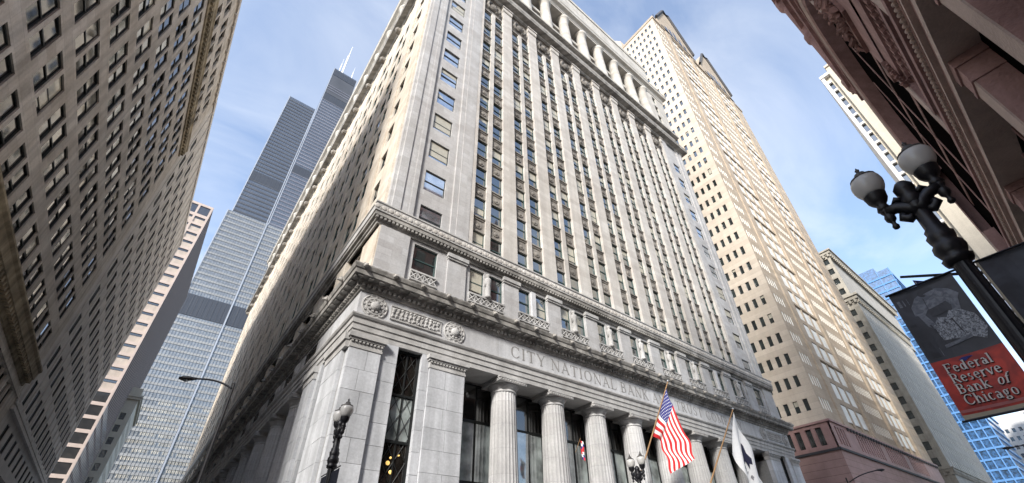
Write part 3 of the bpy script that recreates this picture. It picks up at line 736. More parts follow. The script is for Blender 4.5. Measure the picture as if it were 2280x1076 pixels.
def spandrel(F, w, h):
    m = MB(Fc(F.axis, 0, F.out))
    m.box(-w/2, w/2, -0.25, -0.12, 0, h); m.box(-w/2, w/2, -0.12, -0.02, 0.0, 0.10)
    m.box(-w/2, w/2, -0.12, 0.03, h-0.13, h); m.box(-w/2, w/2, -0.12, -0.05, h-0.3, h-0.2)
    for a in (-w/2, w/2-0.1): m.box(a, a+0.1, -0.12, -0.07, 0.1, h-0.3)
    m.lathe((0, -0.12, h*0.42), [(0.3, 0), (0.28, 0.07), (0.2, 0.05), (0.14, 0.1), (0.05, 0.12)], 12, axis='y')
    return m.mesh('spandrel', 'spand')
sp1 = spandrel(TF, 1.2, 1.57)
for u in bays:
    for s in (-0.84, 0.84):
        for j, z in enumerate(FZ):
            wp.append((u+s, z, 1.2, 2.15, -0.33))
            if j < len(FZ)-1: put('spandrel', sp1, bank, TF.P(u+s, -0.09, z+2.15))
windows(bank, TF, wf, 22, 'sash', 'darkframe', 'glassb', blind=0.25)
windows(bank, TF, wp, 175, 'sash', 'greenmetal', 'glass', blind=0.35)
windows(bank, FR, [((a+b)/2, 18.45, b-a, 2.2, -0.36) for a, b in cw_], 22, 'sash', 'greenmetal', 'glass', blind=0.5)
windows(bank, LF, [((a+b)/2, 18.45, b-a, 2.2, -0.7) for a, b in lw_], 0, 'sash', 'greenmetal', 'glass')
# cartouches under the intermediate cornice
def cart():
    m = MB(Fc('x', 0, -1))
    m.box(-1.36, 1.36, -0.5, -0.2, 0, 4.2); m.box(-1.3, 1.3, -0.2, -0.05, 0.15, 0.4)
    m.lathe((0, -0.1, 2.0), [(0.62, -0.05), (0.6, 0.15), (0.42, 0.32), (0.15, 0.42)], 14, axis='y')
    for s in (-1, 1):
        m.tube([(s*0.5, 0.1, 2.5), (s*0.85, 0.15, 2.2), (s*0.95, 0.1, 1.6), (s*0.7, 0.1, 1.2), (s*0.3, 0.1, 1.0)], [0.16, 0.2, 0.18, 0.15, 0.1], 6)
        m.tube([(s*0.2, 0.1, 2.8), (s*0.7, 0.12, 2.9), (s*1.2, 0.0, 2.6)], [0.1, 0.15, 0.08], 6)
        m.box(s*0.83-0.45, s*0.83+0.45, -0.2, -0.17, 2.9, 4.1); m.box(s*0.83-0.5, s*0.83+0.5, -0.2, -0.1, 0.5, 0.6)
    m.box(-1.36, 1.36, -0.2, 0.1, 4.05, 4.2)
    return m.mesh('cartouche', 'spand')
ct = cart()
for u in bays: put('cartouche', ct, bank, TF.P(u, -0.1, 62.2))
# intermediate cornice, attic window storey, string course
ring(MB(), [(0.0, 66.4), (0.1, 66.5), (0.15, 66.8), (0.5, 66.9), (0.85, 67.0), (0.88, 67.3), (0.95, 67.5), (0.95, 67.6), (0.0, 67.75)], TX0-0.03, TX1+0.03, Y0+0.07).build('upper_cornice', 'soot', bank)
uw = [(9.325-0.87, 9.325+0.87)]+[(u+s-0.55, u+s+0.55) for u in bays for s in (-0.83, 0.83)]+[(TX0+TX1-9.325-0.87, TX0+TX1-9.325+0.87)]
wall_grid(TF, TX0, TX1, 67.6, 71.4, uw, [(68.3, 70.7)], 0.4).build('frieze_storey_wall', 'cream', bank)
windows(bank, TF, [((a+b)/2, 68.3, b-a, 2.4, -0.35) for a, b in uw], 20, 'sash', 'greenmetal', 'glass')
ring(MB(), [(0.0, 71.4), (0.3, 71.45), (0.55, 71.6)], TX0, TX1, Y0+0.1).build('string_course', 'soot', bank)
ring(MB(), [(0.55, 71.6), (0.6, 71.95), (-2.2, 72.05)], TX0, TX1, Y0+0.1).build('string_course_top', 'cream', bank)
# upper colonnade
UC = Fc('x', Y0+0.1, -1)
rows = [(73.7, 76.0), (77.0, 79.3), (80.3, 82.4)]
wall_grid(UC, 12.0, TX0+TX1-12.0, 71.9, 83.0, [(u+s-0.55, u+s+0.55) for u in bays for s in (-0.8, 0.8)], rows, 0.3, n=-2.1).build('loggia_back_wall', 'tower', bank)
windows(bank, UC, [(u+s, za, 1.1, zb-za, -2.3) for u in bays for s in (-0.8, 0.8) for za, zb in rows], 12, 'sash', 'greenmetal', 'glass')
for mir in (0, 1):
    a, b = (TX0, 12.0) if not mir else (TX0+TX1-12.0, TX1)
    c = [(9.325-0.6, 9.325+0.6)] if not mir else [(TX0+TX1-9.325-0.6, TX0+TX1-9.325+0.6)]
    wall_grid(UC, a, b, 71.9, 83.0, c, rows, 0.35).build('loggia_end_wall', 'cream', bank)
    windows(bank, UC, [((c[0][0]+c[0][1])/2, za, 1.2, zb-za, -0.32) for za, zb in rows], 3, 'sash', 'greenmetal', 'glass')
uc_sh = smooth(MB().lathe((0, 0, 72.0), [(1.0, 0), (1.0, 0.4), (0.93, 0.5), (0.91, 4), (0.82, 9.8), (0.86, 9.9), (0.86, 10.1), (1.05, 10.5), (1.12, 10.6), (1.12, 11.0)], 24).mesh('upper_column', 'cream'))
for k in range(10): put('upper_column', uc_sh, bank, (XC+BAY*(k-4.5), Y0+0.85, 0))
d = MB(UC)
for u in bays:
    d.box(u-1.4, u+1.4, -1.1, -0.85, 73.0, 73.2)
    for k in range(7): d.box(u-1.3+k*0.4, u-1.1+k*0.4, -1.05, -0.9, 72.0, 73.0)
    d.box(u-1.4, u+1.4, -1.5, -1.2, 76.1, 76.9); d.box(u-1.4, u+1.4, -1.5, -1.2, 79.4, 80.2)
d.build('loggia_balustrade', 'cream', bank)
ring(MB(), [(-2.2, 83.0), (0.1, 83.0), (0.1, 83.5), (0.18, 83.52), (0.18, 84.0), (0.35, 84.2), (0.75, 84.4), (0.8, 84.9), (0.9, 85.1), (-1.3, 85.3)], TX0+0.3, TX1, Y0+0.1).build('crowning_entablature', 'cream', bank)
# attic
AF = Fc('x', Y0+1.0, -1)
ac = [(u+s-0.5, u+s+0.5) for u in bays for s in (-0.83, 0.83)]; ar = [(86.6, 88.4), (90.3, 92.1)]
wall_grid(AF, 7.45, TX1-0.6, 85.2, 96.6, ac, ar, 0.3).build('attic_wall', 'cream', bank)
windows(bank, AF, [((a+b)/2, za, b-a, zb-za, -0.28) for a, b in ac for za, zb in ar], 0, 'slit', 'greenmetal', 'glass')
MB().box(7.45, 7.6, Y0+1.3, YE-2, 85.2, 96.6).build('attic_side_wall', 'cream', bank)
MB().box(7.3, TX1-0.5, Y0+0.85, YE-2, 96.6, 97.6).build('attic_parapet', 'cream', bank)
# south face of the tower
lp = [29.75+LB*(k-0.5) for k in range(20)]
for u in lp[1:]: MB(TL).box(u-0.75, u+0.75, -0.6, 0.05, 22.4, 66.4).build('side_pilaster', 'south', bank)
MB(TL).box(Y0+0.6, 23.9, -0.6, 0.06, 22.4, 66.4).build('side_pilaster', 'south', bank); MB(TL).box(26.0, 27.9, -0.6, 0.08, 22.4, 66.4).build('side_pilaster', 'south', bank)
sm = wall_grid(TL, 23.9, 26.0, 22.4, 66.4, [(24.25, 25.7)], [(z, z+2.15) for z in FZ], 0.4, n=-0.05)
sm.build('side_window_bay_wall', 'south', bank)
windows(bank, TL, [(24.975, z, 1.45, 2.15, -0.3) for z in FZ], 11, 'sash', 'darkframe', 'glass')
wl = []
for u in lbays:
    mm = MB(TL); mm.box(u-0.24, u+0.24, -0.6, -0.02, 22.4, 66.4)
    for j, z in enumerate(FZ):
        mm.box(u-1.85, u+1.85, -0.6, -0.05, z+2.15, z+3.72 if j < 10 else 66.4)
        for s in (-0.98, 0.98): wl.append((u+s, z, 1.5, 2.15, -0.2))
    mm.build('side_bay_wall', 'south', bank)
windows(bank, TL, wl, 40, 'sash', 'greenmetal', 'glass')
wall_grid(TL, Y0+0.3, YE, 67.6, 71.4, [(u+s-0.55, u+s+0.55) for u in lbays for s in (-0.95, 0.95)], [(68.3, 70.7)], 0.4).build('side_frieze_storey_wall', 'south', bank)
windows(bank, TL, [(u+s, 68.3, 1.1, 2.4, -0.35) for u in lbays for s in (-0.95, 0.95)], 0, 'sash', 'greenmetal', 'glass')
MB(TL).box(Y0+0.3, YE, -1.6, -1.3, 71.9, 83).build('side_loggia_back_wall', 'cream', bank)
windows(bank, TL, [(u+s, za, 1.1, zb-za, -1.29) for u in lbays for s in (-0.9, 0.9) for za, zb in rows], 0, 'sash', 'greenmetal', 'glass')
uc_s2 = uc_sh
for u in lp: put('upper_column', uc_s2, bank, (6.9, u, 0)) if u > 27 else None
MB(TL).box(Y0+0.3, 26.6, -1.5, 0.0, 72.0, 83.0).build('side_loggia_end_wall', 'cream', bank)
for u in lp[1:]: MB(TL).lathe((u, 0.1, 65.5), [(0.5, 0), (0.45, 0.5), (0.15, 0.7)], 8, axis='y').build('side_bracket', 'spand', bank)

# ================================================================== limestone office block on the left
XL = -11.5
fed = thing('office_building', 'brown-grey limestone office block with rows of paired windows on the left', 'building', (XL, 20, 0))
FF = Fc('y', XL, 1)
yf = [21.63+3.87*k for k in range(-5, 9)]
fcols = []
for y in yf: fcols += [(y-1.3, y), (y+0.34, y+1.64)]
fcols = [c for c in fcols if c[0] > 17.5 and c[1] < 56.3]
frows = [(19.76+3.74*k, 19.76+3.74*k+2.55) for k in range(8)]
wall_grid(FF, 17.0, 56.8, 0, 51.2, fcols, [(4.0, 9.0), (10.5, 16.8)]+frows, 0.2).build('wall', 'fed', fed)
frow2 = [(52.7, 54.9), (56.4, 58.6)]
wall_grid(FF, 17.0, 56.8, 51.2, 62.0, fcols, frow2, 0.32).build('upper_wall', 'fed', fed)
windows(fed, FF, [((a+b)/2, za, b-a, zb-za, -0.17) for a, b in fcols for za, zb in frows], 190, 'sash', 'darkframe', 'glassf', blind=0.06)
windows(fed, FF, [((a+b)/2, za, b-a, zb-za, -0.26) for a, b in fcols for za, zb in frow2], 40, 'sash', 'darkframe', 'glassf')
windows(fed, FF, [((a+b)/2, za, b-a, zb-za, -0.26) for a, b in fcols for za, zb in ((4.0, 9.0), (10.5, 16.8))], 20, 'cross', 'darkframe', 'glass')
def cornice_y(F, a, b, prof, name, mat, parent, dent=None):
    m = MB(F); r = []
    for n, z in prof: r.append(m.pts([(a-n, n, z), (b+n*0.6, n, z)]))
    for p, q in zip(r, r[1:]): m.f.append((p, p+1, q+1, q))
    m.f.append(tuple(p+1 for p in r)); m.f.append(tuple(p for p in r))
    o = m.build(name, mat, parent)
    if dent:
        w, s, n0, n1, z0, z1 = dent; m = MB(F); u = a
        while u < b: m.box(u, u+w, n0, n1, z0, z1); u += s
        m.build('dentil_course', mat, parent, kind='stuff')
    return o
cornice_y(FF, 17.0, 55.6, [(-0.1, 17.6), (0.1, 17.7), (0.15, 18.2), (0.45, 18.4), (0.5, 19.0), (0.62, 19.2), (0.62, 19.35), (-0.1, 19.5)], 'lower_cornice', 'fedtrim', fed, (0.3, 0.62, 0.14, 0.4, 18.0, 18.36))
cornice_y(FF, 17.0, 56.2, [(-0.1, 49.4), (0.12, 49.5), (0.15, 50.1), (0.4, 50.3), (0.42, 50.8), (0.5, 51.0), (0.5, 51.15), (-0.1, 51.25)], 'upper_cornice', 'fedtrim', fed, (0.3, 0.62, 0.14, 0.36, 49.9, 50.28))
m = MB(FF); m.box(17.0, 56.8, -0.4, 0.18, 61.4, 62.3); u = 21.5
while u < 56: m.box(u, u+0.5, -0.2, 0.26, 61.0, 61.4); u += 1.9
m.build('parapet', 'fed', fed)
MB().box(XL-40, XL-0.56, 17.1, 56.7, 0, 62).build('core_wall', 'fed', fed)
MB(FF).box(17.0, 56.8, -0.1, 0.1, 16.9, 17.3).build('string_course', 'fed', fed)

# ------------------------------------------------------------------ annex further along the side street
anx = thing('office_annex', 'long plain pale annex of small dark windows beyond the paired-window office block', 'building', (XL, 77, 0))
acol = [(60.2+3.1*k-0.75, 60.2+3.1*k+0.6) for k in range(12)]
arow = [(6.0, 8.0), (9.4, 11.9)]+[(13.6+3.74*0, 15.4)]+[(17.9+3.74*k-0.6, 17.9+3.74*k+1.7) for k in range(11)]
wall_grid(FF, 56.82, 97.5, 0, 62.6, acol, arow, 0.16, n=-0.06).build('wall', 'annex', anx)
windows(anx, FF, [((a+b)/2, za, b-a, zb-za, -0.2) for a, b in acol for za, zb in arow], 170, 'slit', 'darkframe', 'darkpane')
for z, n in ((12.4, 0.14), (16.0, 0.2), (16.55, 0.12)): MB(FF).box(56.82, 97.5, -0.1, n, z, z+0.3).build('string_course', 'annex', anx)
MB().box(XL-40, XL-0.58, 56.85, 97.4, 0, 62.6).build('core_wall', 'annex', anx)
MB(FF).box(56.82, 97.5, -0.3, 0.1, 62.0, 62.9).build('parapet', 'annex', anx)
# slim pilaster strips
for k in range(13): MB(FF).box(60.2+3.1*(k-0.5)-0.25, 60.2+3.1*(k-0.5)+0.1, -0.06, 0.04, 16.9, 62.0).build('pilaster', 'annex', anx)

# ------------------------------------------------------------------ pink granite tower with square windows
PY = 150.0
pk = thing('granite_office_tower', 'pink granite tower with one stack of square brown windows beside the dark skyscraper', 'building', (-20, PY, 0))
PE = Fc('x', PY, -1); PN = Fc('y', -14.6, 1)
k = 3.41
prow = [(3.0+k*j, 3.0+k*j+2.55) for j in range(31)]
pcol = [(-14.6-0.55-3.0-3.6*c, -14.6-0.55-3.6*c) for c in range(7)]
wall_grid(PE, -42, -14.6, 0, 113.5, pcol, prow+[(109.0, 112.6)], 0.35).build('wall', 'pink', pk)
it = [((a+b)/2, za, b-a, zb-za, -0.3) for a, b in pcol for za, zb in prow[:13]]
windows(pk, PE, it, 34, 'slit', 'darkframe', 'glassd', name='window')
Pl = PE.local()
spm = MB(Pl).box(-1.5, 1.5, -0.04, 0.04, 0, 1.8).mesh('pale_spandrel', 'pinkspan')
for a, b in pcol:
    for za, zb in prow[13:]: put('pale_spandrel', spm, pk, PE.P((a+b)/2, -0.3, za))
windows(pk, PE, [((a+b)/2, zb-0.75, b-a, 0.74, -0.3) for a, b in pcol for za, zb in prow[13:]], 0, 'slit', 'darkframe', 'glassd')
windows(pk, PE, [((a+b)/2, 109.0, b-a, 3.6, -0.3) for a, b in pcol], 3, 'slit', 'brown', 'glassd')
MB().box(-42, -14.72, PY+0.4, PY+70, 0, 113.4).build('core_wall', 'brown', pk)
m = MB(PN)
for j in range(19): m.box(PY+0.02+3.8*j, PY+0.5+3.8*j, -0.1, 0.06, 0, 113.4)
m.build('side_mullions', 'pink', pk, kind='stuff')
MB(PN).box(PY+0.02, PY+70, -0.12, 0.0, 0, 113.5).build('side_wall', 'brown', pk)
m = MB(PN)
for j in range(12): m.quad((PY+0.7, 0.02, 4+k*j), (PY+68, 0.02, 4+k*j), (PY+68, 0.02, 6.4+k*j), (PY+0.7, 0.02, 6.4+k*j))
m.build('side_glazing', 'willis', pk)

# ------------------------------------------------------------------ low cream building at the end of the side street
lc = thing('cream_masonry_building', 'low cream masonry building at the foot of the dark skyscraper', 'building', (-13, 190, 0))
CE = Fc('x', 190, -1); CN = Fc('y', -11.6, 1)
wall_grid(CE, -40, -11.6, 0, 57.5, [(-14.3-3.4*c, -12.9-3.4*c) for c in range(8)], [(4+3.9*j, 6.2+3.9*j) for j in range(13)], 0.4).build('wall', 'creamt', lc)
windows(lc, CE, [(-13.6-3.4*c, 4+3.9*j, 1.4, 2.2, -0.3) for c in range(8) for j in range(13)], 14, 'sash', 'darkframe', 'glass')
wall_grid(CN, 190, 222, 0, 57.5, [(192+3.4*c, 193.4+3.4*c) for c in range(9)], [(4+3.9*j, 6.2+3.9*j) for j in range(13)], 0.4).build('side_wall', 'creamt', lc)
windows(lc, CN, [(192.7+3.4*c, 4+3.9*j, 1.4, 2.2, -0.3) for c in range(9) for j in range(13)], 0, 'sash', 'darkframe', 'glass')
MB().box(-40, -12.2, 190.5, 221, 0, 57.4).build('core_wall', 'creamt', lc)
m = MB(); m.box(-41, -11.0, 189.4, 223, 57.5, 58.3); m.box(-41.4, -10.7, 189.1, 223, 58.3, 59.0); m.box(-40, -11.6, 190, 222, 59, 61.5); m.build('roof_cornice', 'creamt', lc)

# ------------------------------------------------------------------ the dark stepped skyscraper
D = 294.0
wt = thing('skyscraper', 'very tall dark stepped skyscraper with white antennas, at the end of the side street', 'skyscraper', (4, D, 0))
def tube(name, x0, x1, y0, z0, z1, sm, gm, louv, pitch=4.0, fin='steel', depth=60):
    MB().box(x0, x1, y0, y0+depth, z0, z1).build(name, gm, wt)
    F = Fc('x', y0, -1)
    m = MB(F); z = z0+1.0
    while z < z1-2:
        if not any(a-1 < z < b+0.2 for a, b in louv): m.box(x0+0.02, x1-0.02, 0.02, 0.22, z, z+1.35)
        z += pitch
    m.build('floor_bands', sm, wt, kind='stuff')
    m = MB(F); nb = max(3, int(round((x1-x0)/1.53)))
    for k in range(nb+1):
        u = x0+(x1-x0)*k/nb; m.box(u-0.06, u+0.06, 0.0, 0.30, z0, z1)
    m.build('mullions', 'willisd', wt, kind='stuff')
    for (a, b) in louv:
        m = MB(F); m.box(x0, x1, 0.0, 0.28, a, b); o = m.build('louvre_band', 'louver', wt)
        m = MB(F); n5 = max(2, int((x1-x0)/4.6))
        for k in range(n5*2+1): u = x0+(x1-x0)*k/(n5*2); m.box(u-0.1, u+0.1, 0.28, 0.42, a, b)
        m.build('louvre_fins', 'willisd', o)
    for u in (x0+0.25, x1-0.25): MB(F).box(u-0.3, u+0.3, 0.0, 0.45, z0, z1).build('corner_column', fin, wt)
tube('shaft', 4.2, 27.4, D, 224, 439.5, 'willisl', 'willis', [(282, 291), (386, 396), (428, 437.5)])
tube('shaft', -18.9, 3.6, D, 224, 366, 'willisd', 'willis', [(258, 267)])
MAT['willislow'] = glass('tower_skylit_low_glass', (0.24, 0.25, 0.255), rough=0.25, var=0.25, wob=0.0, refl=0.08)  # lower shaft's brighter reflection put into paler glass and band colours
MAT['willisband'] = plain('tower_skylit_low_spandrel', (0.30, 0.31, 0.315), 0.6, 0.0, var=0.15, scale=0.05)
tube('shaft', -21.2, 27.4, D-0.9, 0, 223.5, 'willisband', 'willislow', [(140, 154)])
MB(Fc('x', D-0.9, -1)).box(3.3, 4.1, 0.0, 0.7, 0, 223.5).build('corner_column', 'steel', wt)
m = MB(Fc('x', D, -1)); m.box(4.2, 27.4, 0.0, 0.24, 396.5, 427.5); m.build('mechanical_band', 'willisd', wt)
m = MB(Fc('x', D, -1))
for z in (402, 405.5, 409): m.box(5, 27, 0.24, 0.5, z, z+0.9)
m.build('mechanical_louvres', 'willisl', wt)
for x, h, r in ((12.4, 505, 1.0), (22.0, 472, 0.45), (9.2, 475, 0.45), (16.5, 505, 0.9)):
    m = MB(); m.lathe((x if x != 16.5 else 24.5, D+8, 439), [(r*1.5, 0), (r*1.5, 12), (r, 13), (r, (h-439)*0.7), (r*0.4, (h-439)*0.72), (r*0.25, h-439)], 10)
    if r > 0.8: m.box(x-4.2 if x != 16.5 else 20.3, x+4.2 if x != 16.5 else 28.7, D+7.6, D+8.4, 449, 450)
    if x != 16.5: m.build('antenna', 'antenna', wt)
# office windows low on the shaft, some dark and some painted cream for the light in them
LOWF = Fc('x', D-0.9, -1)
itd, itl = [], []
rr = random.Random(11)
for j in range(15):
    z = 30+4.0*j+2.4-0.04
    for kk in range(31):
        u = -20.4+kk*1.53+0.78
        if not (u < 26): continue
        t = rr.random(); dark = (u < -20+9*(0.4+0.6*math.sin(j*1.7)**2)) or t < 0.12
        (itd if dark else itl).append((u, z-1.0, 1.2, 2.3, 0.06))
it = itl
m = MB(LOWF)
for (u, z, w, h, n) in itl: m.quad((u-w/2, 0.03, z), (u+w/2, 0.03, z), (u+w/2, 0.03, z+h), (u-w/2, 0.03, z+h))
m.build('cream_lit_panes', plain('cream_lit_glass', (0.50, 0.47, 0.40), 0.2, var=0.35, scale=0.35, coat=0.6), wt, kind='stuff')

# ================================================================== beige postmodern tower across the cross street
BX, BY = 73.0, 21.2
bt = thing('beige_granite_tower', 'tall beige granite tower with gables and a red granite base', 'building', (BX, BY, 0))
BS = Fc('y', BX, -1); BE = Fc('x', BY, -1)
bc = [(22.9+1.46*k-0.34, 22.9+1.46*k+0.34) for k in range(22)]
br = [(142.75-3.735*j-0.95, 142.75-3.735*j+0.85) for j in range(33)][::-1]
wall_grid(BS, BY, 58, 20.5, 145.5, bc, br, 0.3).build('side_wall', 'beige', bt)
windows(bt, BS, [((a+b)/2, za, b-a, zb-za, -0.22) for a, b in bc[:9] for za, zb in br], 200, 'slit', 'darkframe', 'glass', blind=0.08)
windows(bt, BS, [((a+b)/2, za, b-a, zb-za, -0.22) for a, b in bc[9:] for za, zb in br], 0, 'slit', 'darkframe', 'glass')
BXE = 126.5; bm = (BX+BXE)/2
def mirx(a, b): return (2*bm-b, 2*bm-a)
sl = [(74.0+0.95*k-0.2, 74.0+0.95*k+0.25) for k in range(4)]
ends = [(BX, 79.3, sl), mirx(BX, 79.3)+([mirx(a, b) for a, b in sl][::-1],)]
for (a, b, c) in ends: wall_grid(BE, a, b, 20.5, 145.5, c, br, 0.3).build('front_wall', 'beigee', bt)
windows(bt, BE, [((a+b)/2, za, b-a, zb-za, -0.1) for (_, _, c) in ends[:1] for a, b in c for za, zb in br], 70, 'slit', 'whitepan', 'whitepan')
windows(bt, BE, [((a+b)/2, za, b-a, zb-za, -0.22) for (_, _, c) in ends[1:] for a, b in c for za, zb in br], 0, 'slit', 'darkframe', 'whitepan')
cs = [(95.2+0.98*k-0.2, 95.2+0.98*k+0.25) for k in range(10)]
wall_grid(BE, 94.2, 2*bm-94.2, 20.5, 145.5, cs, br, 0.3, n=-0.1).build('front_wall', 'beigee', bt)
windows(bt, BE, [((a+b)/2, za, b-a, zb-za, -0.2) for a, b in cs for za, zb in br], 10, 'slit', 'whitepan', 'whitepan')
for a, b in ((79.3, 81.6), (92.6, 94.2)):
    for q in ((a, b), mirx(a, b)): MB(BE).box(q[0], q[1], -0.5, 0.25, 20.5, 147).build('pier', 'beigee', bt)
# glazed bays: pale panels in a three-column grid
def baypanel():
    me = MB(Fc('x', 0, -1)).box(-1.5, 1.5, -0.05, 0.05, 0, 2.75).mesh('bay_pane', 'whitepan'); return me
bp_ = baypanel()
pan = []
for q in ((81.6, 92.6), mirx(81.6, 92.6)):
    MB(BE).box(q[0], q[1], -0.5, -0.3, 20.5, 145.5).build('bay_wall', 'beigee', bt)
    m = MB(BE)
    for j in range(33):
        z = 22.0+3.735*j
        m.box(q[0], q[1], -0.3, -0.05, z+2.85, z+3.735 if j % 3 != 2 else z+3.735)
        if j % 3 == 2: m.box(q[0], q[1], -0.3, 0.1, z+2.95, z+3.5)
    for k in range(4):
        u = q[0]+0.25+k*3.5; m.box(u-0.22, u+0.22, -0.3, 0.0, 20.5, 145.5)
    m.build('bay_frame', 'beigee', bt)
    for j in range(33):
        for k in range(3): pan.append((q[0]+0.25+1.75+k*3.5, 22.0+3.735*j, q[0] < 90))
for i, (u, z, near) in enumerate(pan):
    if near: put('bay_pane', bp_, bt, BE.P(u, -0.2, z), (random.gauss(0, R(0.4)), 0, random.gauss(0, R(0.4))))
m = MB(BE)
for u, z, near in pan:
    if not near: m.box(u-1.5, u+1.5, -0.25, -0.15, z, z+2.75)
m.build('bay_panes', 'whitepan', bt, kind='stuff')
MB().box(BX+0.35, BXE, BY+0.52, 57.9, 0, 145.4).build('core_wall', 'beigee', bt)
# eaves, gables, roof, masts
MB().box(BX-0.2, BXE+0.2, BY-0.25, 58, 145.5, 146.6).build('eaves', 'beigee', bt)
def gable(xc):
    m = MB(BE)
    for (n0, n1, s) in ((-6, 0.0, 1.0),):
        P = [(xc-10*s, 146.6), (xc+10*s, 146.6), (xc+10*s, 152), (xc+1.6, 168), (xc-1.6, 168), (xc-10*s, 152)]
        i = m.pts([(x, n1, z) for x, z in P]+[(x, n0, z) for x, z in P])
        m.face(list(range(i, i+6))); m.face([i+11-k for k in range(6)])
        for k in range(6): m.face([i+(k+1) % 6, i+k, i+6+k, i+6+(k+1) % 6])
    g = m.build('gable', 'beigee', bt)
    c = MB(BE); c.tube([(xc-10.4, 0.15, 151.6), (xc-1.6, 0.15, 168.3), (xc+1.6, 0.15, 168.3), (xc+10.4, 0.15, 151.6)], 0.55, 4); c.build('gable_coping', 'slate', g)
    w = MB(BE)
    for a in (-5.2, -2.6, 0, 2.6, 5.2): w.box(xc+a-0.7, xc+a+0.7, 0.0, 0.06, 147.5, 151.5+3.0-abs(a)*0.5)
    w.build('gable_window', 'glassd', g)
    MB(BE).box(xc-9.6, xc+9.6, 0.0, 0.35, 146.7, 147.2).build('gable_sill', 'slate', g)
gable(87.1); gable(2*bm-87.1-0.5)
m = MB(); i = m.pts([(BX+6, BY+3, 146.6), (BXE-6, BY+3, 146.6), (BXE-6, 56, 146.6), (BX+6, 56, 146.6), (BX+16, BY+14, 164), (BXE-16, BY+14, 164), (BXE-16, 44, 164), (BX+16, 44, 164)])
for q in ((0, 1, 5, 4), (1, 2, 6, 5), (2, 3, 7, 6), (3, 0, 4, 7), (4, 5, 6, 7)): m.f.append(tuple(i+k for k in q))
m.build('roof', 'slate', bt)
m = MB(BS); P = [(33, 145), (52, 145), (52, 150), (43, 166), (42, 166), (33, 150)]
i = m.pts([(u, 0.3, z) for u, z in P]+[(u, -6, z) for u, z in P])
m.face(list(range(i, i+6)))
for kk in range(6): m.face([i+(kk+1) % 6, i+kk, i+6+kk, i+6+(kk+1) % 6])
m.build('side_gable', 'beige', bt)
for x, z in ((78.5, 158), (106.0, 158)): MB().lathe((x, BY+1, 146), [(0.35, 0), (0.3, 3), (0.12, 3.2), (0.1, z-146)], 6).build('mast', 'slate', bt)
# red granite base
rc = [(BY+0.9+k*1.46*1.0, BY+0.9+k*1.46+0.85) for k in range(12)]
rc = [(22.3+2.9*k, 23.15+2.9*k) for k in range(8)]+[(23.7+2.9*k, 24.5+2.9*k) for k in range(8)]
rc.sort()
wall_grid(BS, BY, 58, 16.6, 20.2, rc, [(17.2, 19.7)], 0.5, n=0.25).build('base_side_window_wall', 'redgran2', bt)
windows(bt, BS, [((a+b)/2, 17.2, b-a, 2.5, -0.2) for a, b in rc], 6, 'cross', 'darkframe', 'glass')
ec = [(74.0+1.0*k, 74.6+1.0*k) for k in range(4)]+[(82+1.1*k, 82.6+1.1*k) for k in range(10)]+[(95+1.1*k, 95.6+1.1*k) for k in range(9)]+[(107+1.1*k, 107.6+1.1*k) for k in range(9)]
wall_grid(BE, BX-0.25, BXE, 16.6, 20.2, ec, [(17.2, 19.7)], 0.5, n=0.25).build('base_front_window_wall', 'redgran2', bt)
windows(bt, BE, [((a+b)/2, 17.2, b-a, 2.5, -0.2) for a, b in ec], 14, 'slit', 'darkframe', 'glass')
MB().box(BX-0.22, BXE+0.2, BY-0.22, 58, 0, 16.3).build('base_wall', 'redgran', bt)
m = MB(); m.box(BX-0.4, BXE+0.3, BY-0.4, 58, 16.3, 16.62); m.build('base_string_course', 'slate', bt)
m = MB(); m.box(BX-0.45, BXE+0.3, BY-0.45, 58, 20.2, 20.5); m.build('base_cornice', 'redgran2', bt)
m = MB(BE)
for u in [79+1.2*k for k in range(40)]: m.box(u, u+0.4, 0.25, 0.5, 19.8, 20.2)
m.build('base_corbels', 'slate', bt, kind='stuff')

# ------------------------------------------------------------------ grey building further up the street
gb = thing('grey_stone_building', 'grey stone building with bracketed cornices beyond the beige tower', 'building', (142.5, BY, 0))
GS = Fc('y', 142.5, -1); GE = Fc('x', BY, -1)
gr = [(64.4-3.72*j-1.0, 64.4-3.72*j+0.95) for j in range(12)][::-1]
wall_grid(GS, BY, 44, 0, 67.5, [(22.6, 24.3), (26.5, 28.2), (30.5, 32.2)], gr, 0.5).build('side_wall', 'greytrim', gb)
windows(gb, GS, [(c, za, 1.7, zb-za, -0.4) for c in (23.45, 27.35, 31.35) for za, zb in gr], 24, 'cross', 'darkframe', 'glass')
wall_grid(GE, 142.5, 191, 0, 67.5, [(145+2.4*k, 145.9+2.4*k) for k in range(19)], gr, 0.12).build('front_wall', 'grey', gb)
windows(gb, GE, [(145.45+2.4*k, za, 0.9, zb-za, -0.1) for k in range(19) for za, zb in gr], 0, 'slit', 'greytrim', 'whitepan')
MB().box(143.1, 190.9, BY+0.6, 44, 0, 67.4).build('core_wall', 'greytrim', gb)
def cap(x0, x1, y0, y1, z, s, nm):
    m = MB(); m.box(x0-0.3*s, x1, y0-0.3*s, y1, z, z+0.5*s); m.box(x0-0.7*s, x1, y0-0.7*s, y1, z+0.5*s, z+1.5*s); m.box(x0-1.1*s, x1, y0-1.1*s, y1, z+1.5*s, z+2.1*s)
    u = x0
    while u < x1: m.box(u, u+0.5, y0-0.65*s, y0, z-0.5, z+0.5*s); u += 1.3
    u = y0
    while u < y0+12: m.box(x0-0.65*s, x0, u, u+0.5, z-0.5, z+0.5*s); u += 1.3
    m.build(nm, 'greytrim', gb)
cap(142.5, 191, BY, 44, 67.5, 1.0, 'cornice')
tr = [(71.0+3.7*j, 73.0+3.7*j) for j in range(4)]
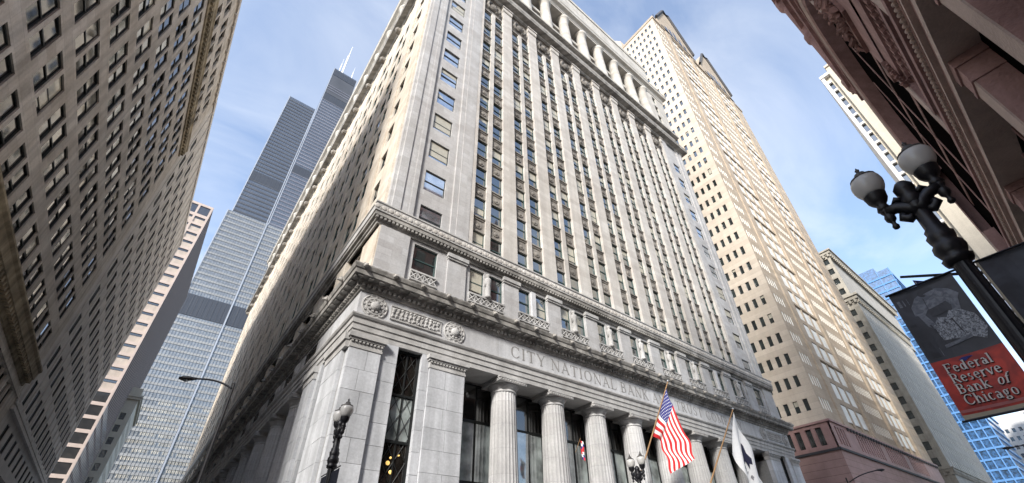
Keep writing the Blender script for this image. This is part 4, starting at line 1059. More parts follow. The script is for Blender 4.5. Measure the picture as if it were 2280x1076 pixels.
wall_grid(GS, BY+0.6, 44, 69.6, 85.0, [(22.6, 24.3), (26.5, 28.2)], tr, 0.5, n=-0.5).build('upper_side_wall', 'greytrim', gb)
windows(gb, GS, [(c, za, 1.7, zb-za, -0.9) for c in (23.45, 27.35) for za, zb in tr], 6, 'cross', 'darkframe', 'glass')
MB().box(143.6, 206, BY+1.0, 44, 69.6, 85.0).build('upper_block', 'grey', gb)
cap(143.0, 206, BY+0.5, 44, 85.0, 0.9, 'upper_cornice')
cap(142.5, 191, BY, 44, 21.0, 0.5, 'base_cornice')

# ------------------------------------------------------------------ blue glass tower
bl = thing('blue_glass_tower', 'bright blue glass tower rising behind the grey stone building', 'building', (262, 20, 0))
US = Fc('y', 262.0, -1); UE = Fc('x', 19.9, -1)
MB().box(262, 300, 19.9, 60, 0, 133).build('glass_wall', 'blueglass', bl)
m = MB(US)
for j in range(34): m.box(19.9, 60, 0, 0.35, 3.9*j, 3.9*j+0.75)
for j in range(16): m.box(19.9+2.7*j-0.2, 19.9+2.7*j+0.2, 0, 0.42, 0, 104)
for j in range(5): m.box(19.9+5.4*j-0.15, 19.9+5.4*j+0.15, 0, 0.42, 104, 133)
m.build('south_frame_grid', 'blueframe', bl)
m = MB(UE)
for j in range(34): m.box(262, 300, 0, 0.35, 3.9*j, 3.9*j+0.7)
m.build('front_frame_bands', 'blueframe', bl)
MB().box(268, 295, 26, 55, 133, 139).build('plant_room', 'blueglass', bl)

# ------------------------------------------------------------------ pale blocks at the far end of the street
wb = thing('white_office_building', 'white office building with dark windows at the far end of the street', 'building', (340, 15, 0))
WS = Fc('y', 340.0, -1)
wc = [(10.0+2.6*k, 11.3+2.6*k) for k in range(8)]; wr = [(5+4*j, 7+4*j) for j in range(15)]
wall_grid(WS, 8.5, 31, 0, 68, wc, wr, 0.5).build('wall', 'white', wb)
windows(wb, WS, [((a+b)/2, za, b-a, zb-za, -0.4) for a, b in wc for za, zb in wr], 30, 'slit', 'darkframe', 'glass')
MB().box(340.6, 380, 8.6, 31, 0, 68).build('core_wall', 'white', wb)
wb2 = thing('white_ribbed_building', 'pale ribbed building at the right edge beyond the red banner', 'building', (300, 4, 0))
WS2 = Fc('y', 300.0, -1)
wc = [(-6+1.9*k, -5.1+1.9*k) for k in range(9)]; wr = [(5+3.6*j, 7.3+3.6*j) for j in range(18)]
wall_grid(WS2, -7, 11.2, 0, 72, wc, wr, 0.4).build('wall', 'white', wb2)
windows(wb2, WS2, [((a+b)/2, za, b-a, zb-za, -0.3) for a, b in wc for za, zb in wr], 40, 'slit', 'darkframe', 'glass')
MB().box(300.5, 330, -7, 11.2, 0, 72).build('core_wall', 'white', wb2)

# ================================================================== brown sandstone building on the right
MAT['blackglass'] = plain('black_recess', (0.006, 0.005, 0.005), 1.0, spec=0.0)
rk = thing('sandstone_building', 'dark brown sandstone building with deep piers, bands and a big arch', 'building', (18, -2, 0))
RF = Fc('x', -2.0, 1)
RXE = 31.5
MB().box(4.2, RXE, -60, -2.62, 0, 51).build('core_wall', 'rook', rk)
m = MB(RF); m.box(4.2, RXE, -0.62, -0.5, 0, 16.8); m.box(16.1, RXE, -0.62, -0.5, 16.8, 30); m.build('recessed_glazing', 'blackglass', rk)
piers = [(4.2, 5.0), (7.1, 7.66), (9.93, 10.46), (15.5, 16.12), (30.6, RXE)]
for a, b in piers:
    MB(RF).box(a+0.0, b, -0.62, -0.03, 0, 10.2).build('pier', 'rook', rk); MB(RF).box(a+0.012, b-0.012, -0.03, 0.0, 0, 10.2).build('pier_lit_face', 'rookl', rk)  # thin lighter facing paints the skylight on the pier front
    c = MB(RF); c.box(a-0.035, b+0.035, -0.62, 0.03, 9.55, 9.66); c.box(a-0.02, b+0.02, -0.62, 0.015, 9.66, 10.05); c.box(a-0.06, b+0.06, -0.62, 0.05, 10.05, 10.28); c.build('pier_capital', 'rook', rk)
for a, b in piers[1:]:
    zt = 16.8
    MB(RF).box(a, b, -0.62, -0.03, 11.6, zt).build('pier', 'rook', rk); MB(RF).box(a+0.012, b-0.012, -0.03, 0.0, 11.6, zt).build('pier_lit_face', 'rookl', rk)
# main band with bead course
def hband(z0, z1, n, mat, nm, u0=4.2, u1=RXE): return MB(RF).box(u0, u1+n, -0.6, n, z0, z1).build(nm, mat, rk)
hband(10.28, 10.5, 0.10, 'rookl', 'band_moulding'); hband(10.5, 10.8, 0.06, 'rook', 'band_fascia'); hband(10.8, 10.9, 0.16, 'rookl', 'band_moulding'); hband(10.9, 11.05, 0.10, 'rook', 'band_fascia')
hband(11.05, 11.4, 0.14, 'rookc', 'band_fascia'); hband(11.4, 11.62, 0.26, 'rook', 'band_moulding')
m = MB(RF); u = 4.3
while u < RXE: m.lathe((u, 0.14, 11.22), [(0.07, 0), (0.065, 0.05), (0.03, 0.085)], 6, axis='y'); u += 0.17
m.build('bead_course', 'rookl', rk, kind='stuff')
hband(13.6, 13.85, 0.0, 'rook', 'lintel_band', 10.4, 15.6)
# lattice panels, mullions and corbels in the bays
def lattice(a, b, z0, z1):
    m = MB(RF); m.box(a, b, -0.5, -0.36, z0, z1)
    u = a+0.07
    while u < b-0.05:
        z = z0+0.06
        while z < z1-0.04: m.lathe((u, -0.36, z), [(0.05, 0), (0.04, 0.03), (0.015, 0.045)], 5, axis='y'); z += 0.13
        u += 0.13
    m.build('carved_spandrel', 'rookc', rk)
for (a, b) in ((5.0, 7.1), (7.66, 9.93), (10.46, 15.5)):
    lattice(a, b, 6.6, 7.5); lattice(a, b, 2.9, 3.6)
    n = 2 if b-a < 3 else 4
    for k in range(1, n):
        u = a+(b-a)*k/n; MB(RF).box(u-0.07, u+0.07, -0.5, -0.44, 0, 10.2).build('mullion', 'rook', rk)
    for z in (4.9, 8.6): MB(RF).box(a, b, -0.5, -0.42, z, z+0.1).build('transom', 'blackmetal', rk)
for (a, b) in ((7.66, 9.93), (10.46, 15.5)):
    for k in range(1, 4): u = a+(b-a)*k/4; MB(RF).box(u-0.09, u+0.09, -0.5, -0.44, 11.62, 16.8).build('mullion', 'rook', rk)
    m = MB(RF); u = a+0.1
    while u < b-0.15: m.box(u, u+0.16, -0.5, -0.12, 15.4, 15.75); m.box(u+0.03, u+0.13, -0.5, -0.2, 15.15, 15.4); u += 0.34
    m.box(a, b, -0.5, -0.05, 15.75, 16.8); m.build('corbelled_lintel', 'rook', rk)
# upper solid wall and the great arch
CXA, RA, ZS = 23.4, 7.2, 21.5
m = MB(RF); N = 36
arc = [(CXA-RA*math.cos(math.pi*k/N), ZS+RA*math.sin(math.pi*k/N)) for k in range(N+1)]
for (x0, z0), (x1, z1) in zip(arc, arc[1:]):
    m.quad((x0, 0, z0), (x1, 0, z1), (x1, 0, 31), (x0, 0, 31)); m.quad((x0, -0.6, z0), (x1, -0.6, z1), (x1, 0, z1), (x0, 0, z0))
m.quad((CXA-RA, 0, 16.8), (CXA-RA, 0, 31), (4.2, 0, 31), (4.2, 0, 16.8)); m.quad((CXA+RA, 0, 16.8), (RXE, 0, 16.8), (RXE, 0, 31), (CXA+RA, 0, 31))
m.quad((CXA-RA, -0.6, 16.8), (CXA-RA, 0, 16.8), (CXA-RA, 0, ZS), (CXA-RA, -0.6, ZS)); m.box(4.2, RXE, -0.6, 0, 31, 51); m.box(RXE-0.02, RXE, -3, 0, 0, 51)
m.build('upper_wall', 'rook', rk)
for rr_, n, t in ((RA+0.15, 0.14, 0.16), (RA+0.55, 0.22, 0.2), (RA+0.95, 0.12, 0.12)):
    MB(RF).tube([(CXA-rr_*math.cos(math.pi*k/30), n*0.5, ZS+rr_*math.sin(math.pi*k/30)) for k in range(31)], t, 6).build('arch_moulding', 'rookl' if n > 0.2 else 'rook', rk)
m = MB(RF)
for k in range(60):
    a = math.pi*(k+0.5)/60; x, z = CXA-(RA+0.35)*math.cos(a), ZS+(RA+0.35)*math.sin(a)
    m.lathe((x, 0.0, z), [(0.13, 0), (0.1, 0.14), (0.04, 0.18)], 6, axis='y')
m.build('arch_beads', 'rookc', rk, kind='stuff')
for k in range(1, 4): u = CXA-RA+2*RA*k/4; MB(RF).box(u-0.12, u+0.12, -0.5, -0.47, 11.62, 27).build('mullion', 'rook', rk)
for z in (15.0, 18.4, 21.8): 
    MB(RF).box(16.2, 30.6, -0.5, -0.475, z, z+0.4).build('transom_panel', 'rookc', rk)
# carved foliage block beside the arch
m = MB(RF); rr = random.Random(5)
m.box(13.6, 15.98, 0.0, 0.12, 18.2, 24.0)
for k in range(150):
    x, z = rr.uniform(13.7, 16.0), rr.uniform(18.3, 23.9); r = rr.uniform(0.08, 0.2)
    a = rr.uniform(0, 6.28)
    m.tube([(x, 0.12, z), (x+0.25*math.cos(a), 0.25, z+0.25*math.sin(a)), (x+0.4*math.cos(a+0.8), 0.14, z+0.4*math.sin(a+0.8))], [r*0.5, r*0.7, 0.02], 5)
m.build('carved_foliage', 'rookc', rk)
for a, b in ((15.5, 16.12), (9.93, 10.46)):
    m = MB(RF); rr = random.Random(8)
    m.box(a-0.08, b+0.05, -0.6, 0.1, 16.3, 16.8)
    for k in range(60):
        z = rr.uniform(15.2, 16.5); n = rr.uniform(-0.55, 0.02); r = rr.uniform(0.04, 0.09)
        m.tube([(a, n, z), (a-0.12, n+0.05, z+0.06), (a-0.05, n+0.12, z+0.16)], [r, r*0.8, 0.01], 5)
    m.build('carved_impost', 'rookc', rk)
for z0, z1, n in ((30.6, 30.95, 0.25), (31.8, 32.3, 0.4), (36.5, 36.8, 0.2), (41.0, 41.4, 0.3), (46.0, 46.5, 0.45), (47.2, 47.8, 0.6), (50.2, 51.2, 0.9)): hband(z0, z1, n, 'rook', 'string_course')
m = MB(RF); u = 4.4
while u < RXE: m.box(u, u+0.35, 0.0, 0.4, 46.5, 47.2); u += 0.8
m.build('cornice_corbels', 'rookc', rk, kind='stuff')
m = MB(); m.lathe((RXE-0.1, -2.1, 30), [(0.1, 0), (0.35, 1.2), (0.6, 2.0), (0.62, 3), (0.52, 3.2), (0.52, 9), (0.66, 9.3), (0.66, 10), (0.52, 10.2), (0.52, 15), (0.75, 15.6), (0.75, 16.6), (0.6, 17), (0.6, 20.5), (0.8, 21), (0.1, 24)], 20); m.build('corner_turret', 'rook', rk)
for x in [6.0+2.6*k for k in range(9)]:
    for z in (33.0, 37.6, 42.2):
        MB(RF).box(x-0.7, x+0.7, -0.02, 0.03, z, z+2.6).build('upper_window', 'glassd', rk)

# ------------------------------------------------------------------ cream tower behind it
ct_ = thing('cream_stone_tower', 'tall cream stone tower edge behind the brown sandstone building', 'building', (86, -5, 0))
KS = Fc('y', 86.0, -1)
MB().box(86.2, 130, -40, -3.55, 0, 94.4).build('rear_wall', 'creamt', ct_)
MB().box(86.0, 130, -2.35, -1.75, 0, 92.0).build('corner_pier', 'white', ct_)
MB().box(86.7, 130, -3.6, -2.3, 0, 92.0).build('recessed_wall', 'creamt', ct_)
m = MB(KS)
for j in range(31): m.box(-3.05, -2.35, -0.7, -0.1, 1.2+2.95*j, 1.75+2.95*j)
m.build('window_ledges', 'white', ct_)
windows(ct_, KS, [(-2.7, 1.76+2.95*j, 0.68, 2.35, -0.65) for j in range(30)], 24, 'slit', 'darkframe', 'glass')
MB().box(85.8, 130, -3.5, -1.7, 92.0, 92.8).build('parapet', 'white', ct_)
MB().box(85.9, 130, -40, -3.5, 94.4, 95.0).build('rear_parapet', 'creamt', ct_)

# ------------------------------------------------------------------ unseen block across the avenue, added for window reflections
oc = thing('reflection_block', 'unseen limestone block behind the viewer, added for reflections', 'building', (-40, -20, 0))
OF = Fc('x', -2.6, 1)
occ = [(-78+4*k, -76.2+4*k) for k in range(16)]; ocr = [(5+3.8*j, 7.4+3.8*j) for j in range(5)]
wall_grid(OF, -80, -14, 0, 26, occ, ocr, 0.4).build('wall', 'fed', oc)
m = MB(OF)
for a, b in occ: m.quad((a, -0.38, 5), (b, -0.38, 5), (b, -0.38, 23), (a, -0.38, 23))
m.build('glazing', 'glass', oc)
MB().box(-80, -14.02, -60, -3.05, 0, 25.9).build('core_wall', 'fed', oc)

rt = thing('shade_tower', 'unseen tower behind the viewer, added to shade the foot of the beige tower', 'building', (-2, -30, 0))  # placed out of view only to cast shade on the beige tower
QF = Fc('x', -25.0, 1)
qc = [(-14+3.4*k, -12.2+3.4*k) for k in range(8)]; qr = [(5+3.8*j, 7.4+3.8*j) for j in range(23)]
wall_grid(QF, -16, 12, 0, 96, qc, qr, 0.4).build('wall', 'fed', rt)
m = MB(QF)
for a, b in qc: m.quad((a, -0.38, 5), (b, -0.38, 5), (b, -0.38, 92), (a, -0.38, 92))
m.build('glazing', 'glass', rt)
MB().box(-15.98, 11.98, -60, -25.42, 0, 95.9).build('core_wall', 'fed', rt)

# ================================================================== street furniture
def lamp_meshes():
    d = {}
    fl = lambda k: 1.0 if k % 2 else 0.93
    m = MB(); m.lathe((0, 0, 0), [(0.30, 0), (0.30, 0.12), (0.26, 0.16), (0.24, 0.7), (0.2, 0.85), (0.17, 0.9)], 16)
    d['base'] = m.mesh('lamp_base', 'iron')
    m = MB(); m.lathe((0, 0, 0.88), [(0.125, 0), (0.105, 2.2), (0.095, 3.9)], 24, rmod=fl); d['pole'] = m.mesh('pole', 'iron')
    m = MB(); m.lathe((0, 0, 4.72), [(0.10, 0), (0.15, 0.03), (0.16, 0.09), (0.13, 0.12), (0.15, 0.16), (0.17, 0.22), (0.16, 0.30), (0.13, 0.34), (0.14, 0.38), (0.15, 0.46), (0.12, 0.5), (0.125, 0.56), (0.095, 0.6), (0.09, 0.95), (0.11, 1.0), (0.10, 1.06), (0.075, 1.1), (0.07, 1.35)], 18, rmod=lambda k: 1.0 if k % 2 else 0.95)
    d['collar'] = smooth(m.mesh('collar', 'iron'))
    m = MB()
    m.lathe((0, 0, 5.72), [(0.07, 0), (0.11, 0.05), (0.12, 0.14), (0.09, 0.22), (0.115, 0.28), (0.12, 0.36), (0.07, 0.44), (0.02, 0.47)], 14)
    for s in (-1, 1):
        m.tube([(0, 0, 5.62), (0, s*0.08, 5.75), (0, s*0.19, 5.83), (0, s*0.31, 5.84)], [0.1, 0.09, 0.08, 0.08], 10)
        m.tube([(0, s*0.07, 5.62), (0, s*0.13, 5.58), (0, s*0.19, 5.64), (0, s*0.17, 5.71)], [0.055, 0.065, 0.06, 0.04], 8)     # scroll under the arm
        m.tube([(0, s*0.09, 5.9), (0, s*0.15, 5.96), (0, s*0.2, 5.91)], [0.04, 0.045, 0.02], 8)
    d['arm'] = smooth(m.mesh('crossarm', 'iron'))
    m = MB(); m.lathe((0, 0, -0.32), [(0.005, 0), (0.035, 0.02), (0.042, 0.06), (0.025, 0.1), (0.03, 0.13), (0.06, 0.17), (0.065, 0.23), (0.045, 0.28), (0.06, 0.31), (0.075, 0.36)], 12); d['drop'] = smooth(m.mesh('pendant', 'iron'))
    m = MB(); m.lathe((0, 0, 0.02), [(0.06, 0), (0.085, 0.03), (0.07, 0.08), (0.06, 0.12), (0.10, 0.17), (0.125, 0.22), (0.135, 0.30), (0.14, 0.315)], 18); d['fitter'] = smooth(m.mesh('fitter', 'iron'))
    m = MB(); m.lathe((0, 0, 0.33), [(0.12, 0), (0.15, 0.05), (0.178, 0.11), (0.195, 0.18), (0.2, 0.24), (0.192, 0.29), (0.18, 0.32), (0.17, 0.335)], 30, rmod=lambda k: 1.0 if k % 2 else 0.985)
    d['globe'] = smooth(m.mesh('lamp_globe', 'globe'))
    m = MB(); m.lathe((0, 0, 0.665), [(0.172, 0), (0.17, 0.03), (0.10, 0.075), (0.075, 0.09), (0.07, 0.14), (0.035, 0.16), (0.02, 0.19), (0.03, 0.215), (0.012, 0.25), (0.004, 0.27)], 16); d['cap'] = smooth(m.mesh('cap', 'lampcap'))
    m = MB(); m.lathe((0, 0, 0.80), [(0.06, 0), (0.035, 0.03), (0.02, 0.055), (0.032, 0.085), (0.012, 0.115), (0.004, 0.14)], 12); d['finial'] = m.mesh('finial', 'iron')
    return d
LM = lamp_meshes()
def lamp(x, y, label):
    t = thing('street_lamp', label, 'street lamp', (x, y, 0.1), 'twin globe street lamps')
    b = (x, y, 0.1)
    put('lamp_base', LM['base'], t, b); put('pole', LM['pole'], t, b); put('collar', LM['collar'], t, b); put('crossarm', LM['arm'], t, b)
    for s in (-1, 1):
        q = (x, y+s*0.31, 5.94)
        put('pendant', LM['drop'], t, q); put('fitter', LM['fitter'], t, q)
        g = put('lamp_globe', LM['globe'], t, q); put('cap', LM['cap'], g, q); put('finial', LM['finial'], g, q)
    return t
NX, NY = 6.9, -0.12
lamp(NX, NY, 'large black twin globe street lamp in front of the brown sandstone building')
lamp(4.12, 14.2, 'black twin globe street lamp before the corner of the bank')
lamp(17.46, 13.35, 'black twin globe street lamp beside the striped flag')

# ------------------------------------------------------------------ banners on the near lamp
def photo_mat():
    m, nt, b = newmat('banner_photo_print')
    g = nt.nodes.new('ShaderNodeNewGeometry')
    n = nt.nodes.new('ShaderNodeTexNoise'); n.inputs['Scale'].default_value = 3.2; n.inputs['Detail'].default_value = 8; n.inputs['Roughness'].default_value = 0.55; n.inputs['Distortion'].default_value = 0.8
    L(nt, g.outputs['Position'], n.inputs['Vector'])
    L(nt, ramp(nt, n.outputs['Fac'], 0.35, (0.008, 0.009, 0.016), 0.75, (0.04, 0.045, 0.065)), b.inputs['Base Color'])
    b.inputs['Roughness'].default_value = 0.5
    return m
def print_mat(nm, c0, c1, sc):
    m, nt, b = newmat(nm)
    g = nt.nodes.new('ShaderNodeNewGeometry')
    n = nt.nodes.new('ShaderNodeTexNoise'); n.inputs['Scale'].default_value = sc; n.inputs['Detail'].default_value = 6; n.inputs['Distortion'].default_value = 1.2
    L(nt, g.outputs['Position'], n.inputs['Vector'])
    L(nt, ramp(nt, n.outputs['Fac'], 0.38, c0, 0.62, c1), b.inputs['Base Color']); b.inputs['Roughness'].default_value = 0.55
    return m
MAT['photo'] = photo_mat()
MAT['pr_grey'] = print_mat('print_grey', (0.07, 0.08, 0.105), (0.16, 0.175, 0.21), 14)
MAT['pr_notes'] = print_mat('print_pale_notes', (0.045, 0.052, 0.07), (0.34, 0.37, 0.42), 42)
MAT['pr_dark'] = print_mat('print_dark', (0.010, 0.011, 0.018), (0.022, 0.024, 0.035), 7)
MAT['pr_red'] = print_mat('print_red', (0.25, 0.014, 0.010), (0.52, 0.034, 0.016), 4)
MAT['pr_text'] = plain('print_pale_letters', (0.60, 0.56, 0.54), 0.6)
MAT['pr_shadow'] = plain('print_letter_shadow', (0.03, 0.006, 0.006), 0.7)
MAT['pr_pink'] = plain('print_pink_stripe', (0.36, 0.12, 0.12), 0.6)
MAT['edge'] = plain('banner_hem', (0.35, 0.31, 0.24), 0.7)
def bulge(y, z, y0, y1): return 0.03*math.sin(math.pi*(y-y0)/(y1-y0))+0.008*math.sin(z*7)
def banner_sheet(name, y0, y1, z0, z1, mat, parent, off=0.0, poly=None):
    m = MB(); ny, nz_ = 8, 16
    if poly is None:
        for s in (0, 1):
            i0 = len(m.v)
            for j in range(nz_+1):
                for i in range(ny+1):
                    y = y0+(y1-y0)*i/ny; z = z0+(z1-z0)*j/nz_
                    m.v.append((NX+bulge(y, z, BY0, BY1)-off+0.006*s, y, z))
            for j in range(nz_):
                for i in range(ny):
                    a = i0+j*(ny+1)+i; m.f.append((a, a+1, a+ny+2, a+ny+1) if s else (a, a+ny+1, a+ny+2, a+1))
    else:
        i0 = len(m.v)
        for (y, z) in poly: m.v.append((NX+bulge(y, z, BY0, BY1)-off, y, z))
        m.f.append(tuple(range(len(poly))))
        cy = sum(p[0] for p in poly)/len(poly)
    return m.build(name, mat, parent)
BY0, BY1 = 0.02, 0.69
bn = thing('street_banner', 'red and dark photo banner lettered for the reserve bank, on the near lamp', 'banner', (NX, 0.35, 3.12))
banner_sheet('photo_print', BY0, BY1, 3.80, 4.73, 'photo', bn)
banner_sheet('red_panel', BY0, BY1, 3.16, 3.80, 'pr_red', bn)
banner_sheet('pink_stripe', BY0, BY1, 3.185, 3.215, 'pr_pink', bn, 0.003)
banner_sheet('hem', BY0, BY1, 3.11, 3.16, 'edge', bn)
banner_sheet('top_hem', BY0, BY1, 4.73, 4.78, 'pr_dark', bn)
def ell(cy, cz, ry, rz, n=18, a0=0.0): return [(cy+ry*math.cos(2*math.pi*k/n+a0), cz+rz*math.sin(2*math.pi*k/n+a0)) for k in range(n)]
def patch(nm, poly, mat, off): return banner_sheet(nm, 0, 1, 0, 1, mat, bn, off, poly)
patch('printed_figure', [(0.56, 4.40), (0.55, 4.52), (0.47, 4.63), (0.40, 4.66), (0.32, 4.68), (0.22, 4.66), (0.13, 4.60), (0.07, 4.50), (0.12, 4.42), (0.2, 4.40), (0.22, 4.47), (0.3, 4.44), (0.42, 4.43), (0.46, 4.38)], 'pr_grey', 0.004)
patch('printed_head', ell(0.34, 4.66, 0.085, 0.06), 'pr_dark', 0.006)
patch('printed_notes', [(0.46, 4.02), (0.45, 4.22), (0.38, 4.30), (0.3, 4.27), (0.25, 4.34), (0.15, 4.31), (0.06, 4.2), (0.035, 4.02), (0.1, 3.9), (0.2, 3.97)], 'pr_notes', 0.004)
patch('printed_tray', [(0.47, 3.92), (0.47, 3.96), (0.2, 4.0), (0.2, 3.96)], 'pr_grey', 0.006)
for yy in (0.44, 0.37, 0.30, 0.23): patch('printed_bar', [(yy, 3.97), (yy+0.012, 3.97), (yy+0.045, 4.24), (yy+0.03, 4.24)], 'pr_dark', 0.006)
for (a, b) in ((0.63, 0.60), (0.575, 0.565), (0.53, 0.525)): patch('printed_drape', [(a, 3.84), (b, 3.84), (b+0.02, 4.66), (a+0.02, 4.66)], 'pr_grey', 0.0035)
patch('printed_arm', [(0.50, 4.50), (0.545, 4.46), (0.50, 4.22), (0.44, 4.16), (0.43, 4.24)], 'pr_grey', 0.005)
patch('printed_arm', [(0.17, 4.48), (0.10, 4.46), (0.16, 4.24), (0.24, 4.24)], 'pr_grey', 0.005)
patch('printed_vest', [(0.40, 4.60), (0.34, 4.50), (0.27, 4.60), (0.24, 4.34), (0.42, 4.32)], 'pr_dark', 0.0055)
patch('printed_shadow', [(0.66, 3.84), (0.66, 4.3), (0.6, 4.3), (0.55, 3.84)], 'pr_dark', 0.004)
TM = Matrix(((0, 0, -1), (-1, 0, 0), (0, 1, 0)))
def btext(t, size, yl, zb, mat, off, bold, shear=0.0, name='letter'):
    for c, x0 in string_layout(t, 0.015)[0]:
        me = glyph_mesh(c, size, 0.0015, mat, 0.93, bold, shear)
        for v in me.vertices:
            yy, zz = yl-v.co.x-x0*size*0.93, zb+v.co.y
            v.co = Vector((NX+bulge(yy, zz, BY0, BY1)-off-v.co.z, yy, zz))
        put(name, me, bn)
for t_, yl, zb, shr in (('Federal', 0.60, 3.635, 0), ('Reserve', 0.60, 3.51, 0), ('Bank', 0.60, 3.385, 0), ('of', 0.265, 3.385, 0.25), ('Chicago', 0.60, 3.255, 0)):
    btext(t_, 0.112, yl-0.004, zb-0.004, 'pr_shadow', 0.008, 0.11, shr, 'letter_shadow')
    btext(t_, 0.112, yl, zb, 'pr_text', 0.012, 0.012, shr)
patch('eagle_mark', [(0.44, 3.755), (0.40, 3.775), (0.34, 3.775), (0.30, 3.765), (0.36, 3.745), (0.39, 3.725), (0.41, 3.745)], 'fblue', 0.006)
for z in (4.78, 3.10): MB().tube([(NX, NY, z), (NX, 0.72, z)], 0.014, 6).build('banner_rod', 'iron', bn)
bn2 = thing('street_banner', 'dark photo banner cut off by the right edge of the picture', 'banner', (NX, -0.55, 3.12))
BY0, BY1 = -0.92, -0.24
bb = bn; bn = bn2
banner_sheet('photo_print', BY0, BY1, 3.80, 4.73, 'photo', bn); banner_sheet('red_panel', BY0, BY1, 3.16, 3.80, 'pr_red', bn); banner_sheet('hem', BY0, BY1, 3.11, 3.16, 'edge', bn)
banner_sheet('top_hem', BY0, BY1, 4.73, 4.78, 'pr_dark', bn)
patch('printed_notes', [(-0.38, 3.98), (-0.42, 4.2), (-0.52, 4.26), (-0.7, 4.22), (-0.85, 4.1), (-0.8, 3.9), (-0.5, 3.84)], 'pr_notes', 0.004)
patch('printed_figure', [(-0.56, 4.45), (-0.62, 4.62), (-0.75, 4.68), (-0.88, 4.6), (-0.88, 4.4), (-0.7, 4.36)], 'pr_grey', 0.004)
m = MB(); m.box(NX-0.012, NX+0.02, BY1-0.005, BY1+0.018, 3.12, 4.76); m.build('side_hem', 'edge', bn)
for z in (4.78, 3.10): MB().tube([(NX, NY, z), (NX, -0.95, z)], 0.014, 6).build('banner_rod', 'iron', bn)
# small banners on the lamp before the bank
for s, lab in ((-1, 'small dark blue banner on the right of the lamp before the bank corner'), (1, 'narrow dark blue banner left of the lamp before the bank corner')):
    x, y = 4.12, 14.2
    t = thing('lamp_banner', lab, 'banner', (x, y+s*0.45, 3.2))
    MB().box(x-0.006, x+0.006, min(y+s*0.12, y+s*0.78), max(y+s*0.12, y+s*0.78), 3.2, 4.7).build('cloth', 'photo', t)
    MB().tube([(x, y, 4.75), (x, y+s*0.82, 4.75)], 0.018, 6).build('banner_rod', 'iron', t)
    MB().box(x-0.012, x-0.007, min(y+s*0.3, y+s*0.6), max(y+s*0.3, y+s*0.6), 3.6, 3.9).build('print', 'pr_notes', t)

# ------------------------------------------------------------------ cobra-head street lights
def cobra(base, top, elbow, head, label):
    t = thing('cobra_street_light', label, 'street light', base, 'arched cobra head street lights')
    b, tp, e, h = Vector(base), Vector(top), Vector(elbow), Vector(head)
    MB().tube([tuple(b), tuple(b.lerp(tp, 0.5)), tuple(tp)], [0.11, 0.085, 0.06], 10).build('pole', 'iron', t)
    P = []
    for k in range(9):
        s = k/8; P.append(tuple(e.lerp(h, s)+Vector((0, 0, 0.42*math.sin(math.pi*0.5*s)*(1-s)+0.0))))
    MB().tube(P, [0.045]*8+[0.05], 8).build('arm', 'iron', t)
    dirv = (h-e); dirv.z = 0; dirv.normalize(); n = Vector((-dirv.y, dirv.x, 0))
    m = MB(); sec = [(0, 0.05, 0.05), (0.12, 0.11, 0.07), (0.35, 0.17, 0.10), (0.55, 0.16, 0.10), (0.7, 0.08, 0.05)]
    i0 = 0
    for (l, w, hh) in sec:
        for k in range(10):
            a = 2*math.pi*k/10; p = h+dirv*(l-0.1)+n*w*math.cos(a)+Vector((0, 0, hh*math.sin(a))); m.v.append(tuple(p))
    for j in range(len(sec)-1):
        for k in range(10): a = j*10+k; c = j*10+(k+1) % 10; m.f.append((a, c, c+10, a+10))
    m.f.append(tuple(range(10))); m.f.append(tuple(40+k for k in range(10)))
    m.build('lamp_head', 'iron', t, smooth=True)
    q = h+dirv*0.32+Vector((0, 0, -0.09)); MB().lathe(tuple(q), [(0.03, -0.06), (0.10, -0.03), (0.12, 0.02)], 10).build('lens', 'glass', t)
cobra((1.72, 23.3, 0.0), (1.6, 23.3, 10.0), (1.55, 23.25, 9.72), (0.05, 24.1, 10.12), 'black arched street light before the south face of the bank')
cobra((50.3, 15.2, 0.1), (50.4, 15.1, 9.4), (50.5, 15.0, 9.0), (52.2, 12.9, 9.85), 'small arched street light before the red granite base')
cobra((54.6, 0.5, 0.1), (54.5, 0.6, 10.0), (54.4, 0.8, 9.8), (53.2, 3.6, 9.95), 'black arched street light at the lower right edge')

